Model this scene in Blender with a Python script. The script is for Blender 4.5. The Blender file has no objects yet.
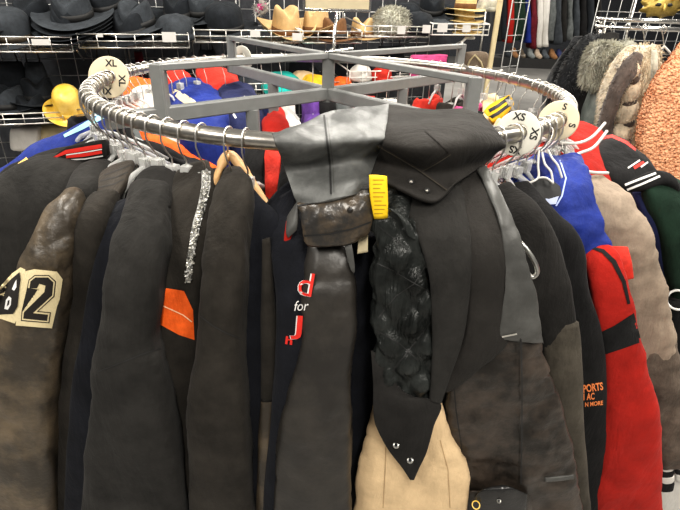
import bpy, bmesh, math, random
from mathutils import Vector, Matrix, noise
from mathutils.bvhtree import BVHTree
V = Vector
random.seed(7)
scene = bpy.context.scene
COL = scene.collection

# ------------------------------------------------------------------ camera model
F = 500.0; TH = math.radians(27.7); RO = math.radians(2.04); CAM = V((0, 0, 1.616))
cT, sT, cR, sR = math.cos(TH), math.sin(TH), math.cos(RO), math.sin(RO)
def ray(px, py):
    x = (px - 340) / F; y = (py - 255) / F
    x, y = x * cR + y * sR, -x * sR + y * cR
    return V((x, cT - y * sT, -sT - y * cT))
def P(px, py, Y):
    r = ray(px, py); return CAM + r * (Y / r.y)
def PZ(px, py, z):
    r = ray(px, py); return CAM + r * ((z - CAM.z) / r.z)
def proj(p):
    q = V(p) - CAM
    d = q.y * cT - q.z * sT; u = q.y * sT + q.z * cT
    x, y = q.x / d, -u / d
    return 340 + F * (x * cR - y * sR), 255 + F * (x * sR + y * cR)
cam = bpy.data.cameras.new('camera'); camo = bpy.data.objects.new('camera', cam); COL.objects.link(camo)
fw = ray(340, 255); rt = (ray(341, 255) - fw).normalized(); up = (fw - ray(340, 256)).normalized(); fw = fw.normalized()
camo.matrix_world = Matrix(((rt.x, up.x, -fw.x, CAM.x), (rt.y, up.y, -fw.y, CAM.y), (rt.z, up.z, -fw.z, CAM.z), (0, 0, 0, 1)))
cam.sensor_fit = 'HORIZONTAL'; cam.sensor_width = 36; cam.lens = F / 680 * 36; cam.clip_start = .02; cam.clip_end = 100
scene.camera = camo

# ------------------------------------------------------------------ materials
def nmat(name):
    m = bpy.data.materials.new(name); m.use_nodes = True
    nt = m.node_tree; return m, nt, nt.nodes['Principled BSDF']
def nz(nt, scale, detail=4, rough=.6, coord='Object', stretch=None):
    tc = nt.nodes.new('ShaderNodeTexCoord'); n = nt.nodes.new('ShaderNodeTexNoise')
    n.inputs['Scale'].default_value = scale; n.inputs['Detail'].default_value = detail; n.inputs['Roughness'].default_value = rough
    if stretch:
        mp = nt.nodes.new('ShaderNodeMapping'); mp.inputs['Scale'].default_value = stretch
        nt.links.new(tc.outputs[coord], mp.inputs[0]); nt.links.new(mp.outputs[0], n.inputs['Vector'])
    else:
        nt.links.new(tc.outputs[coord], n.inputs['Vector'])
    return n
def mixcol(nt, fac, a, b, lo=.35, hi=.65):
    r = nt.nodes.new('ShaderNodeValToRGB'); r.color_ramp.elements[0].position = lo; r.color_ramp.elements[1].position = hi
    r.color_ramp.elements[0].color = (*a, 1); r.color_ramp.elements[1].color = (*b, 1)
    nt.links.new(fac, r.inputs[0]); return r.outputs[0]
def bump(nt, bs, h, strength, dist=.003):
    b = nt.nodes.new('ShaderNodeBump'); b.inputs['Strength'].default_value = strength; b.inputs['Distance'].default_value = dist
    nt.links.new(h, b.inputs['Height']); nt.links.new(b.outputs[0], bs.inputs['Normal'])
def folds(nt, bs, fine, fscale, fdist, scale, dist, stretch, typ='FBM', strength=1):
    f = nz(nt, fscale, 3); b1 = nt.nodes.new('ShaderNodeBump'); b1.inputs['Strength'].default_value = fine; b1.inputs['Distance'].default_value = fdist
    nt.links.new(f.outputs[0], b1.inputs['Height'])
    g = nz(nt, scale, 5, .55, 'Object', stretch)
    if typ != 'FBM': g.noise_type = typ
    g.inputs['Distortion'].default_value = .5
    b2 = nt.nodes.new('ShaderNodeBump'); b2.inputs['Strength'].default_value = strength; b2.inputs['Distance'].default_value = dist
    nt.links.new(g.outputs[0], b2.inputs['Height']); nt.links.new(b1.outputs[0], b2.inputs['Normal']); nt.links.new(b2.outputs[0], bs.inputs['Normal'])
def cloth(name, c, rough=.9, var=.3, scale=260, sheen=.03, bs_=.5, fold=.012):
    m, nt, b = nmat(name)
    n = nz(nt, 14, 6, .7)
    k = 1 - var; k2 = 1 + var
    nt.links.new(mixcol(nt, n.outputs[0], tuple(x * k for x in c), tuple(min(1, x * k2) for x in c)), b.inputs['Base Color'])
    b.inputs['Roughness'].default_value = rough; b.inputs['Specular IOR Level'].default_value = .2
    b.inputs['Sheen Weight'].default_value = sheen; b.inputs['Sheen Roughness'].default_value = .5
    folds(nt, b, bs_, scale, .0015, 13, fold, (1, 1, .3))
    return m
def leather(name, c, rough=.38, c2=None, bs_=.7):
    m, nt, b = nmat(name)
    n = nz(nt, 9, 7, .7)
    c2 = c2 or tuple(x * 1.8 for x in c)
    nt.links.new(mixcol(nt, n.outputs[0], c, c2, .42, .68), b.inputs['Base Color'])
    b.inputs['Roughness'].default_value = rough; b.inputs['Specular IOR Level'].default_value = .5
    folds(nt, b, bs_ * .6, 110, .002, 11, .022 * bs_, (1, 1, .6), 'RIDGED_MULTIFRACTAL', .8)
    return m
def metal(name, c, rough, met=1.0):
    m, nt, b = nmat(name)
    n = nz(nt, 60, 4)
    nt.links.new(mixcol(nt, n.outputs[0], tuple(x * .8 for x in c), c), b.inputs['Base Color'])
    b.inputs['Metallic'].default_value = met; b.inputs['Roughness'].default_value = rough
    return m
def plain(name, c, rough=.5, var=.08, spec=.4):
    m, nt, b = nmat(name)
    n = nz(nt, 30, 4)
    nt.links.new(mixcol(nt, n.outputs[0], tuple(x * (1 - var) for x in c), tuple(min(1, x * (1 + var)) for x in c)), b.inputs['Base Color'])
    b.inputs['Roughness'].default_value = rough; b.inputs['Specular IOR Level'].default_value = spec
    return m

M = {}
M['charcoal'] = cloth('charcoal wool', (.023, .022, .0205))
M['black'] = cloth('black wool', (.013, .0128, .0132))
M['black2'] = cloth('soft black wool', (.018, .017, .016))
M['brownblack'] = cloth('brown black wool', (.027, .0238, .020))
M['navyblack'] = cloth('navy black wool', (.0095, .0105, .0145))
M['canvas'] = cloth('black canvas', (.024, .022, .020), .8, .2, 420)
M['lining'] = cloth('quilted satin lining', (.020, .022, .021), .3, .6, 90, 0, .4, .03)
M['olive'] = cloth('olive grey suede', (.066, .058, .046), .85)
M['rib'] = cloth('brown ribbed knit', (.05, .042, .034), .6)
M['blue'] = cloth('royal blue nylon', (.014, .030, .19), .6, .25)
M['bluedark'] = cloth('dark blue nylon', (.012, .02, .12), .7, .3)
M['navy'] = cloth('navy wool', (.02, .025, .075), .9)
M['red'] = cloth('red wool', (.33, .018, .012), .95, .18)
M['redbright'] = cloth('bright red nylon', (.45, .028, .016), .7)
M['orange'] = cloth('orange nylon', (.85, .13, .02), .6)
M['taupe'] = cloth('taupe suede', (.27, .215, .165), .95, .22)
M['taupedark'] = cloth('dark taupe leather', (.12, .095, .075), .7, .4)
M['green'] = cloth('dark green wool', (.012, .028, .018))
M['beige'] = cloth('beige canvas', (.62, .46, .28), .9, .12)
M['cream'] = cloth('cream felt', (.68, .58, .36), .9, .08)
M['white'] = cloth('white knit', (.62, .60, .56), .9, .05)
M['purple'] = cloth('purple nylon', (.12, .05, .25), .7)
M['pink'] = cloth('pink satin', (.5, .07, .2), .6)
M['teal'] = cloth('teal felt', (.02, .42, .36), .8)
M['yellowcloth'] = cloth('yellow stripe knit', (.75, .45, .03), .9)
M['greycloth'] = cloth('grey wool', (.12, .13, .13), .9)
M['maroon'] = cloth('maroon wool', (.12, .012, .02), .9)
M['furcream'] = cloth('cream fur', (.62, .53, .40), .9, .35, 120, .4)
M['furbrown'] = cloth('grey brown fur', (.09, .07, .06), .9, .4, 120, .3)
M['furgrey'] = cloth('grey fur', (.42, .41, .34), .9, .4, 120, .4)
M['furdark'] = cloth('black fur', (.016, .017, .019), .9, .5, 120, .2)
M['greyleather'] = leather('grey green leather', (.13, .15, .14), .6, (.26, .28, .26))
M['leather'] = leather('black leather', (.014, .012, .010), .36, (.075, .058, .046), .8)  # lighter brown mottling puts a soft sheen into the colour
M['leathersmooth'] = leather('smooth black leather', (.022, .020, .018), .42, (.045, .040, .034), .45)
M['leatherbrown'] = leather('worn brown black leather', (.045, .037, .028), .4, (.15, .115, .075), .9)
M['leathersilver'] = leather('silver grey sheen leather', (.08, .082, .08), .5, (.17, .175, .168), .75)  # paler second tone carries the sleeve's highlights in its colour
M['leathercuff'] = leather('bronzed cuff leather', (.03, .028, .026), .28, (.15, .108, .066), .7)
M['greystrip'] = leather('mid grey leather', (.055, .055, .052), .42, (.10, .10, .095), .4)
M['chrome'] = metal('chrome', (.82, .80, .76), .2)
M['steel'] = metal('dull steel', (.60, .57, .52), .28)
M['powder'] = plain('grey powder coated steel', (.215, .22, .215), .42, .06, .5)
M['wire'] = metal('zinc wire', (.72, .70, .66), .38)
M['wiredark'] = metal('dim zinc grid', (.46, .46, .45), .5)
M['wirewhite'] = plain('white coated wire', (.75, .73, .68), .4)
M['disc'] = plain('ivory plastic', (.60, .52, .37), .45, .04)
M['discwhite'] = plain('white plastic', (.62, .60, .53), .45, .04)
M['ink'] = plain('black ink', (.02, .02, .02), .6)
M['paper'] = plain('white paper', (.62, .61, .58), .8, .03)
M['cardcream'] = plain('cream card', (.60, .52, .35), .7, .05)
M['tagyellow'] = plain('yellow tag card', (.90, .60, .02), .6, .05)
M['tagprint'] = plain('tag print brown', (.45, .26, .02), .7)
M['wood'] = plain('hanger wood', (.55, .34, .16), .45, .2)
M['plasticwhite'] = plain('white hanger plastic', (.60, .58, .55), .3, .05)
M['silvertrim'] = metal('silver zipper teeth', (.75, .74, .70), .3)
M['gold'] = leather('gold lame', (.75, .48, .06), .34, (.95, .70, .22), 1.2)
M['straw'] = cloth('straw', (.72, .56, .27), .85, .2, 180)
M['tan'] = cloth('tan felt', (.55, .38, .19), .85, .15)
M['brownfelt'] = cloth('brown felt', (.16, .08, .035), .85, .2)
M['felt'] = cloth('black hat felt', (.017, .020, .024), .85, .3)
M['feltgrey'] = cloth('dark grey hat felt', (.042, .048, .055), .8, .3)
M['threadwhite'] = plain('white thread', (.72, .71, .69), .8, .03)
M['threadred'] = plain('red thread', (.65, .03, .02), .7, .05)
M['threadorange'] = plain('orange thread', (.8, .25, .08), .7, .05)
M['threadblack'] = plain('black felt number', (.02, .017, .015), .9, .1)
def mk_clear():
    m, nt, b = nmat('clear plastic')
    b.inputs['Base Color'].default_value = (.9, .9, .88, 1); b.inputs['Roughness'].default_value = .12
    b.inputs['Transmission Weight'].default_value = .6; b.inputs['IOR'].default_value = 1.3
    n = nz(nt, 50, 3); bump(nt, b, n.outputs[0], .2)
    return m
M['clear'] = mk_clear()
def mk_teddy():
    m, nt, b = nmat('apricot boucle')
    tc = nt.nodes.new('ShaderNodeTexCoord'); v = nt.nodes.new('ShaderNodeTexVoronoi'); v.inputs['Scale'].default_value = 95
    nt.links.new(tc.outputs['Object'], v.inputs['Vector'])
    nt.links.new(mixcol(nt, v.outputs['Distance'], (.86, .45, .26), (.70, .33, .175), .15, .9), b.inputs['Base Color'])
    b.inputs['Roughness'].default_value = .95
    inv = nt.nodes.new('ShaderNodeMath'); inv.operation = 'SUBTRACT'; inv.inputs[0].default_value = 1
    nt.links.new(v.outputs['Distance'], inv.inputs[1]); bump(nt, b, inv.outputs[0], 1, .012)
    return m
M['teddy'] = mk_teddy()
def mk_floor():
    m, nt, b = nmat('sealed grey concrete')
    n = nz(nt, 1.3, 6); nt.links.new(mixcol(nt, n.outputs[0], (.20, .195, .185), (.30, .29, .275)), b.inputs['Base Color'])
    b.inputs['Roughness'].default_value = .45
    return m
M['floor'] = mk_floor()
M['walldark'] = plain('dark grey wall paint', (.045, .048, .055), .9, .2)
M['wallfar'] = plain('far grey wall paint', (.07, .075, .085), .9, .2)

# ------------------------------------------------------------------ object helpers
GEO = {}
def tag(o, label=None, cat=None, group=None, kind=None):
    if label: o['label'] = label
    if cat: o['category'] = cat
    if group: o['group'] = group
    if kind: o['kind'] = kind
    return o
def thing(name, label, cat, loc=(0, 0, 0), group=None):
    o = bpy.data.objects.new(name, None); COL.objects.link(o); o.location = loc; o.empty_display_size = .05
    return tag(o, label, cat, group)
def obj(name, verts, faces, mat, parent=None, smooth=True, origin=None):
    """verts in world space; the object's origin goes to its parent's place (or to its own base)."""
    verts = [V(v) for v in verts]
    base = V((0, 0, 0))
    if parent is not None:
        q = parent
        while q is not None:
            base = base + q.location; q = q.parent
        loc = V((0, 0, 0))
    else:
        n = len(verts)
        base = origin or V((sum(v.x for v in verts) / n, sum(v.y for v in verts) / n, min(v.z for v in verts)))
        loc = base
    me = bpy.data.meshes.new(name); me.from_pydata([v - base for v in verts], [], faces)
    bm = bmesh.new(); bm.from_mesh(me); bmesh.ops.recalc_face_normals(bm, faces=bm.faces); bm.to_mesh(me); bm.free()
    if smooth:
        for p in me.polygons: p.use_smooth = True
    for mm in (mat if isinstance(mat, (list, tuple)) else [mat]): me.materials.append(mm)
    o = bpy.data.objects.new(name, me); COL.objects.link(o); o.location = loc
    if parent is not None: o.parent = parent
    GEO[o.name] = (verts, faces)
    return o
class MB:
    def __init__(s): s.v = []; s.f = []
    def add(s, v, f):
        k = len(s.v); s.v += [V(x) for x in v]; s.f += [tuple(i + k for i in q) for q in f]; return s
    def box(s, c, hx, hy, hz, axes=None):
        ax = axes or (V((1, 0, 0)), V((0, 1, 0)), V((0, 0, 1))); c = V(c)
        vs = [c + ax[0] * (hx * a) + ax[1] * (hy * b) + ax[2] * (hz * d) for a in (-1, 1) for b in (-1, 1) for d in (-1, 1)]
        return s.add(vs, [(0, 1, 3, 2), (4, 6, 7, 5), (0, 4, 5, 1), (2, 3, 7, 6), (0, 2, 6, 4), (1, 5, 7, 3)])
    def bar(s, a, b, w, h):
        """rectangular tube a->b with slightly cut corners, w across, h upright"""
        a, b = V(a), V(b); d = (b - a).normalized()
        upv = V((0, 0, 1)) if abs(d.z) < .9 else V((1, 0, 0))
        x = d.cross(upv).normalized(); y = x.cross(d).normalized()
        k = min(w, h) * .12; prof = []
        for sx, sy in ((1, 1), (-1, 1), (-1, -1), (1, -1)):
            pts = [(sx * (w / 2 - k), sy * h / 2), (sx * w / 2, sy * (h / 2 - k))]
            if sx * sy > 0: pts.reverse()
            prof += pts
        n = len(prof); vs = [p + x * u + y * v for p in (a, b) for u, v in prof]
        fs = [(i, (i + 1) % n, n + (i + 1) % n, n + i) for i in range(n)] + [tuple(range(n)), tuple(range(n, 2 * n))]
        return s.add(vs, fs)
    def tube(s, pts, r, n=8, closed=False):
        pts = [V(p) for p in pts]; m = len(pts); vs = []; fs = []
        prevx = None
        for i, p in enumerate(pts):
            if closed: d = pts[(i + 1) % m] - pts[i - 1]
            else: d = pts[min(i + 1, m - 1)] - pts[max(i - 1, 0)]
            d = d.normalized() if d.length > 1e-9 else V((0, 0, 1))
            if prevx is None:
                ref = V((0, 0, 1)) if abs(d.z) < .9 else V((1, 0, 0)); x = d.cross(ref).normalized()
            else:
                x = prevx - d * prevx.dot(d); x = x.normalized() if x.length > 1e-6 else d.orthogonal().normalized()
            prevx = x; y = d.cross(x)
            rr = r[i] if isinstance(r, (list, tuple)) else r
            vs += [p + x * (rr * math.cos(2 * math.pi * k / n)) + y * (rr * math.sin(2 * math.pi * k / n)) for k in range(n)]
        R = m if closed else m - 1
        for i in range(R):
            j = (i + 1) % m
            for k in range(n): fs.append((i * n + k, i * n + (k + 1) % n, j * n + (k + 1) % n, j * n + k))
        if not closed: fs += [tuple(range(n)), tuple(range((m - 1) * n, m * n))]
        return s.add(vs, fs)
    def obj(s, name, mat, parent=None, smooth=True, origin=None): return obj(name, s.v, s.f, mat, parent, smooth, origin)

def cr(p0, p1, p2, p3, t):
    t2 = t * t; t3 = t2 * t
    return tuple(.5 * (2 * b + (c - a) * t + (2 * a - 5 * b + 4 * c - d) * t2 + (3 * b - a - 3 * c + d) * t3) for a, b, c, d in zip(p0, p1, p2, p3))
def spline(rows, sub):
    out = []; n = len(rows)
    for i in range(n - 1):
        a, b, c, d = rows[max(i - 1, 0)], rows[i], rows[i + 1], rows[min(i + 2, n - 1)]
        for k in range(sub): out.append(cr(a, b, c, d, k / sub))
    out.append(tuple(rows[-1])); return out
def wrink(p, amp, freq, seed, stretch):
    q = V((p.x * freq + seed, p.y * freq + seed * 1.7, p.z * freq * stretch))
    a = noise.noise(q); b = noise.noise(q * 2.3 + V((5, 3, 1)))
    r = 1 - abs(noise.noise(q * .9 + V((9, 2, 4)))) * 2
    return amp * (a + .5 * b + .6 * r * r * (1 if r > 0 else -1) - .2)
def creases(p, seed):
    q = V((p.x * 7 + p.z * 5 + seed, p.y * 6, p.z * 13 - p.x * 6)); s = 0
    for k, f in ((1, 1), (.6, 1.8), (.35, 3.4)):
        n = noise.noise(q * f + V((k * 7, 3, seed))); s += k * ((1 - min(1, abs(n) * 1.5)) ** 3)
    return s - .45
def quilts(p):
    u = (p.x * 1.3 + p.z) * 42; v = (p.x * 1.3 - p.z) * 42
    return abs(math.sin(u) * math.sin(v)) ** .6 - .5
def rings_mesh(rings, amp=0, freq=14, seed=0, stretch=.35, cap=True, crease=0, quilt=0):
    N = len(rings[0]); v = [p for r in rings for p in r]; f = []
    for i in range(len(rings) - 1):
        for k in range(N): f.append((i * N + k, i * N + (k + 1) % N, (i + 1) * N + (k + 1) % N, (i + 1) * N + k))
    if cap:
        for i in (0, len(rings) - 1):
            c = sum((rings[i][k] for k in range(N)), V()) / N; v.append(c); ci = len(v) - 1
            for k in range(N): f.append((i * N + k, i * N + (k + 1) % N, ci))
    if amp:
        nv = []
        for i, r in enumerate(rings):
            c = sum(r, V()) / N
            for k, p in enumerate(r):
                tu = r[(k + 1) % N] - r[k - 1]; tv = rings[min(i + 1, len(rings) - 1)][k] - rings[max(i - 1, 0)][k]
                n = tu.cross(tv)
                if n.length > 1e-12:
                    n.normalize()
                    if n.dot(p - c) < 0: n = -n
                    p = p + n * (wrink(p, amp, freq, seed, stretch) - (crease * creases(p, seed) if crease else 0) + (quilt * quilts(p) if quilt else 0))
                nv.append(p)
        v[:len(nv)] = nv
    return v, f
def px_loft(rows, N=32, sub=7, front=.3, amp=.005, freq=14, seed=0, stretch=.35, power=.85, crease=0, quilt=0):
    """closed soft volume; rows (xL, xR, y, Y, thickness) or (xL, yL, xR, yR, YL, YR, thickness)"""
    R = []
    for r in rows:
        if len(r) == 5: r = (r[0], r[2], r[1], r[2], r[3], r[3], r[4])
        R.append(tuple(P(r[0], r[1], r[4])) + tuple(P(r[2], r[3], r[5])) + (r[6],))
    R = spline(R, sub); rings = []
    for i, r in enumerate(R):
        L = V(r[0:3]); Q = V(r[3:6]); t = max(r[6], .002); c = (L + Q) / 2; u = (Q - L) / 2
        a, b = R[max(i - 1, 0)], R[min(i + 1, len(R) - 1)]
        tg = (V(b[0:3]) + V(b[3:6])) - (V(a[0:3]) + V(a[3:6]))
        v = u.cross(tg); v.normalize()
        if v.dot(c - CAM) < 0: v = -v
        ring = []
        for k in range(N):
            th = 2 * math.pi * k / N; cs, sn = math.cos(th), math.sin(th)
            cx = math.copysign(abs(cs) ** power, cs); sy = math.copysign(abs(sn) ** power, sn)
            ring.append(c + u * cx + v * (sy * t * (front if sn < 0 else 1 - front)))
        rings.append(ring)
    return rings_mesh(rings, amp, freq, seed, stretch, True, crease, quilt)
def loft(name, rows, mat, parent, **k):
    v, f = px_loft(rows, **k); return obj(name, v, f, mat, parent)
def patch_mesh(ctrl, sub=6, thick=.004, amp=0, freq=14, seed=0, stretch=.5, crease=0):
    """soft sheet through a grid of (px, py, Y) points with a little thickness"""
    g = [[tuple(P(*q)) for q in row] for row in ctrl]
    g = [spline(row, sub) for row in g]
    cols = list(zip(*g)); cols = [spline(list(c), sub) for c in cols]
    nu, nv = len(cols), len(cols[0])
    pts = [[V(cols[i][j]) for i in range(nu)] for j in range(nv)]
    nr = [[None] * nu for _ in range(nv)]
    for j in range(nv):
        for i in range(nu):
            a = pts[j][min(i + 1, nu - 1)] - pts[j][max(i - 1, 0)]; b = pts[min(j + 1, nv - 1)][i] - pts[max(j - 1, 0)][i]
            n = a.cross(b); n = n.normalized() if n.length > 1e-12 else V((0, -1, 0))
            if n.dot(CAM - pts[j][i]) < 0: n = -n
            nr[j][i] = n
    v = []; f = []
    for s in (0, 1):
        for j in range(nv):
            for i in range(nu):
                p = pts[j][i]
                if amp: p = p + nr[j][i] * (wrink(p, amp, freq, seed, stretch) - (crease * creases(p, seed) if crease else 0))
                v.append(p - nr[j][i] * (thick * s))
    K = nu * nv
    for j in range(nv - 1):
        for i in range(nu - 1):
            a = j * nu + i; f.append((a, a + 1, a + nu + 1, a + nu)); f.append((K + a, K + a + nu, K + a + nu + 1, K + a + 1))
    edge = [(0, i) for i in range(nu)] + [(j, nu - 1) for j in range(1, nv)] + [(nv - 1, i) for i in range(nu - 2, -1, -1)] + [(j, 0) for j in range(nv - 2, 0, -1)]
    for k in range(len(edge)):
        a = edge[k][0] * nu + edge[k][1]; b = edge[(k + 1) % len(edge)]; b = b[0] * nu + b[1]
        f.append((a, b, K + b, K + a))
    return v, f
def patch(name, ctrl, mat, parent, **k):
    v, f = patch_mesh(ctrl, **k); return obj(name, v, f, mat, parent)
def bvh(objs):
    v = []; f = []
    for o in (objs if isinstance(objs, (list, tuple)) else [objs]):
        a, b = GEO[o.name]; k = len(v); v += a; f += [tuple(i + k for i in q) for q in b]
    return BVHTree.FromPolygons(v, f)
def surf(tree, px, py, off, Yf=None):
    r = ray(px, py).normalized(); h = tree.ray_cast(CAM, r)
    if h[0] is None:
        h2 = None
        for dx, dy in ((2, 0), (-2, 0), (0, 2), (0, -2), (5, 0), (-5, 0), (0, 5), (0, -5), (9, 0), (-9, 0), (0, 9), (0, -9)):
            q = ray(px + dx, py + dy).normalized(); t = tree.ray_cast(CAM, q)
            if t[0] is not None: h2 = t[3]; break
        d = h2 if h2 else (Yf or .8) / r.y
    else: d = h[3]
    return CAM + r * (d - off)
def poly_tris(pts, step=5):
    """fill a 2-D outline with small triangles"""
    bm = bmesh.new(); vs = [bm.verts.new((x, y, 0)) for x, y in pts]; bm.faces.new(vs)
    bmesh.ops.triangulate(bm, faces=bm.faces[:])
    for _ in range(4):
        es = [e for e in bm.edges if e.calc_length() > step]
        if not es: break
        bmesh.ops.subdivide_edges(bm, edges=es, cuts=1, use_grid_fill=False)
        bmesh.ops.triangulate(bm, faces=[q for q in bm.faces if len(q.verts) > 3])
    bm.verts.index_update()
    v = [(w.co.x, w.co.y) for w in bm.verts]; f = [tuple(w.index for w in q.verts) for q in bm.faces]; bm.free(); return v, f
def decal(name, tree, polys, mat, parent, off=.0015, step=5):
    """sewn-on pieces that lie on the garment's own surface"""
    mb = MB()
    for pts in polys:
        v, f = poly_tris(pts, step); mb.add([surf(tree, x, y, off) for x, y in v], f)
    return mb.obj(name, mat, parent)
def strip(pts, w):
    """outline of a band of width w px along a line"""
    L = []; R = []; n = len(pts)
    for i in range(n):
        a, b = pts[max(i - 1, 0)], pts[min(i + 1, n - 1)]; dx, dy = b[0] - a[0], b[1] - a[1]; l = math.hypot(dx, dy) or 1
        ww = w[i] if isinstance(w, (list, tuple)) else w
        L.append((pts[i][0] - dy / l * ww / 2, pts[i][1] + dx / l * ww / 2)); R.append((pts[i][0] + dy / l * ww / 2, pts[i][1] - dx / l * ww / 2))
    return L + R[::-1]
def text2d(s, bold=0):
    cu = bpy.data.curves.new('t', 'FONT'); cu.body = s; cu.size = 1; cu.offset = bold; cu.resolution_u = 3
    o = bpy.data.objects.new('t', cu); COL.objects.link(o)
    dg = bpy.context.evaluated_depsgraph_get(); e = o.evaluated_get(dg); me = e.to_mesh()
    v = [(w.co.x, w.co.y) for w in me.vertices]; f = [tuple(p.vertices) for p in me.polygons]
    e.to_mesh_clear(); bpy.data.objects.remove(o); bpy.data.curves.remove(cu)
    x0 = min(a for a, b in v); x1 = max(a for a, b in v); y0 = min(b for a, b in v); y1 = max(b for a, b in v)
    return [((a - x0) / (x1 - x0), (b - y0) / (y1 - y0)) for a, b in v], f, (x1 - x0) / (y1 - y0)
def text_on(name, tree, s, o, ex, ey, mat, parent, off=.002, bold=0):
    """o = lower-left pixel, ex / ey = pixel vectors of the word's width and height"""
    v, f, _ = text2d(s, bold)
    return obj(name, [surf(tree, o[0] + ex[0] * a + ey[0] * b, o[1] + ex[1] * a + ey[1] * b, off) for a, b in v], f, mat, parent, False)
def fur(name, src, n, length, mat, parent, droop=.4, wid=.0016, seed=1):
    rnd = random.Random(seed); v, f = GEO[src.name]; mb = MB()
    area = []; tot = 0
    for q in f:
        a = 0
        for k in range(1, len(q) - 1): a += (v[q[k]] - v[q[0]]).cross(v[q[k + 1]] - v[q[0]]).length / 2
        tot += a; area.append(tot)
    import bisect
    c = sum(v, V()) / len(v)
    for _ in range(n):
        q = f[min(bisect.bisect_left(area, rnd.random() * tot), len(f) - 1)]
        w = [rnd.random() for _ in q]; s = sum(w); p = sum((v[i] * (x / s) for i, x in zip(q, w)), V())
        nn = (v[q[1]] - v[q[0]]).cross(v[q[2]] - v[q[0]])
        if nn.length < 1e-12: continue
        nn.normalize()
        if nn.dot(p - c) < 0: nn = -nn
        d = (nn + V((rnd.uniform(-.6, .6), rnd.uniform(-.6, .6), rnd.uniform(-.6, .6) - droop))).normalized()
        l = length * rnd.uniform(.5, 1.2); sd = d.cross(V((rnd.random(), rnd.random(), rnd.random()))).normalized() * wid
        mid = p + d * l * .55; tip = p + d * l + V((0, 0, -l * droop * .6))
        k = len(mb.v); mb.v += [p - sd, p + sd, mid + sd * .7, mid - sd * .7, tip]; mb.f += [(k, k + 1, k + 2, k + 3), (k + 3, k + 2, k + 4)]
    return mb.obj(name, mat, parent, False)

# ------------------------------------------------------------------ the room
def quad(name, pts, mat, kind='structure'):
    o = obj(name, pts, [(0, 1, 2, 3)], mat, None, False); o['kind'] = kind; return o
quad('floor', [(-14, -4, 0), (16, -4, 0), (16, 20, 0), (-14, 20, 0)], M['floor'])
WS, W0 = .36, 3.10                                      # hat display: front line Y = W0 + WS * X
wdir = V((1, WS, 0)).normalized(); wback = V((-WS, 1, 0)).normalized()
def W(px, py, back=0):
    r = ray(px, py); k = (W0 + back * math.sqrt(1 + WS * WS)) / (r.y - WS * r.x); return CAM + r * k
mb = MB(); a = V((-3.4, W0 - 3.4 * WS, 0)) + wback * .62; b = V((.95, W0 + .95 * WS, 0)) + wback * .62
mb.box((a + b) / 2 + V((0, 0, 1.5)), (b - a).length / 2, .04, 1.5, (wdir, wback, V((0, 0, 1))))
mb.obj('wall_back', M['walldark'], None, False)['kind'] = 'structure'
mb = MB(); mb.box((2, 16.5, 2), 14, .1, 2); mb.obj('wall_far', M['wallfar'], None, False)['kind'] = 'structure'

# ------------------------------------------------------------------ the round rack
RC = V((-.038, 1.376, 0)); RR = .584; RZ = 1.40; RT = .0147
def ring_pt(a, r=RR, z=RZ):
    a = math.radians(a); return V((RC.x + r * math.cos(a), RC.y + r * math.sin(a), z))
rack = thing('round_clothes_rack', 'round chrome clothes rack with crossed grey frame, hung all round with jackets', 'clothes rack', (RC.x, RC.y, 0))
MB().tube([ring_pt(k * 3.0) for k in range(120)], RT, 16, True).obj('ring_rail', M['steel'], rack)
TOP, LOW = 1.470, 1.3745
corners = {'fl': V((-.384, 1.07, 0)), 'bl': V((-.389, 1.807, 0)), 'fr': V((.255, 1.046, 0)), 'br': V((.383, 1.816, 0))}
cen = V((-.0475, 1.39, 0)); Zv = V((0, 0, 1))
for a, b in (('fl', 'br'), ('bl', 'fr')):
    mbt = MB(); A, B = corners[a], corners[b]
    for p, q in ((A, cen), (cen, B)):
        mbt.bar(p + Zv * TOP, q + Zv * TOP, .024, .014 if a == 'fl' else .0141)
    mbt.obj('top_rail', M['powder'], rack, False)
    mbl = MB()
    for p in (A, B):
        d = (p - RC); d.z = 0; e = RC + d.normalized() * (RR - .005); e.z = 0
        mbl.bar(cen + Zv * LOW, e + Zv * LOW, .022, .032 if a == 'fl' else .0321)
    mbl.obj('lower_rail', M['powder'], rack, False)
for k in corners:
    p = corners[k]; d = (p - cen).normalized()
    m_ = MB(); m_.bar(p + Zv * (LOW - .012), p + Zv * (TOP + .006), .034, .026); m_.obj('end_post', M['powder'], rack, False)
    q = cen + (p - cen) * .52
    m_ = MB(); m_.bar(q + Zv * .03, q + Zv * (LOW - .014), .03, .03); m_.obj('leg', M['powder'], rack, False)
    m_ = MB(); m_.tube([q + Zv * 0.0, q + Zv * .012, q + Zv * .03], [.024, .022, .012], 12); m_.obj('foot', M['steel'], rack)
m_ = MB(); m_.bar(cen + Zv * (LOW - .02), cen + Zv * (TOP + .008), .032, .032); m_.obj('centre_post', M['powder'], rack, False)
m_ = MB(); qs = [cen + (corners[k] - cen) * .52 + Zv * .25 for k in ('fl', 'fr', 'br', 'bl')]
for i in range(4): m_.bar(qs[i], qs[(i + 1) % 4], .022, .022)
m_.obj('base_brace', M['powder'], rack, False)
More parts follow.
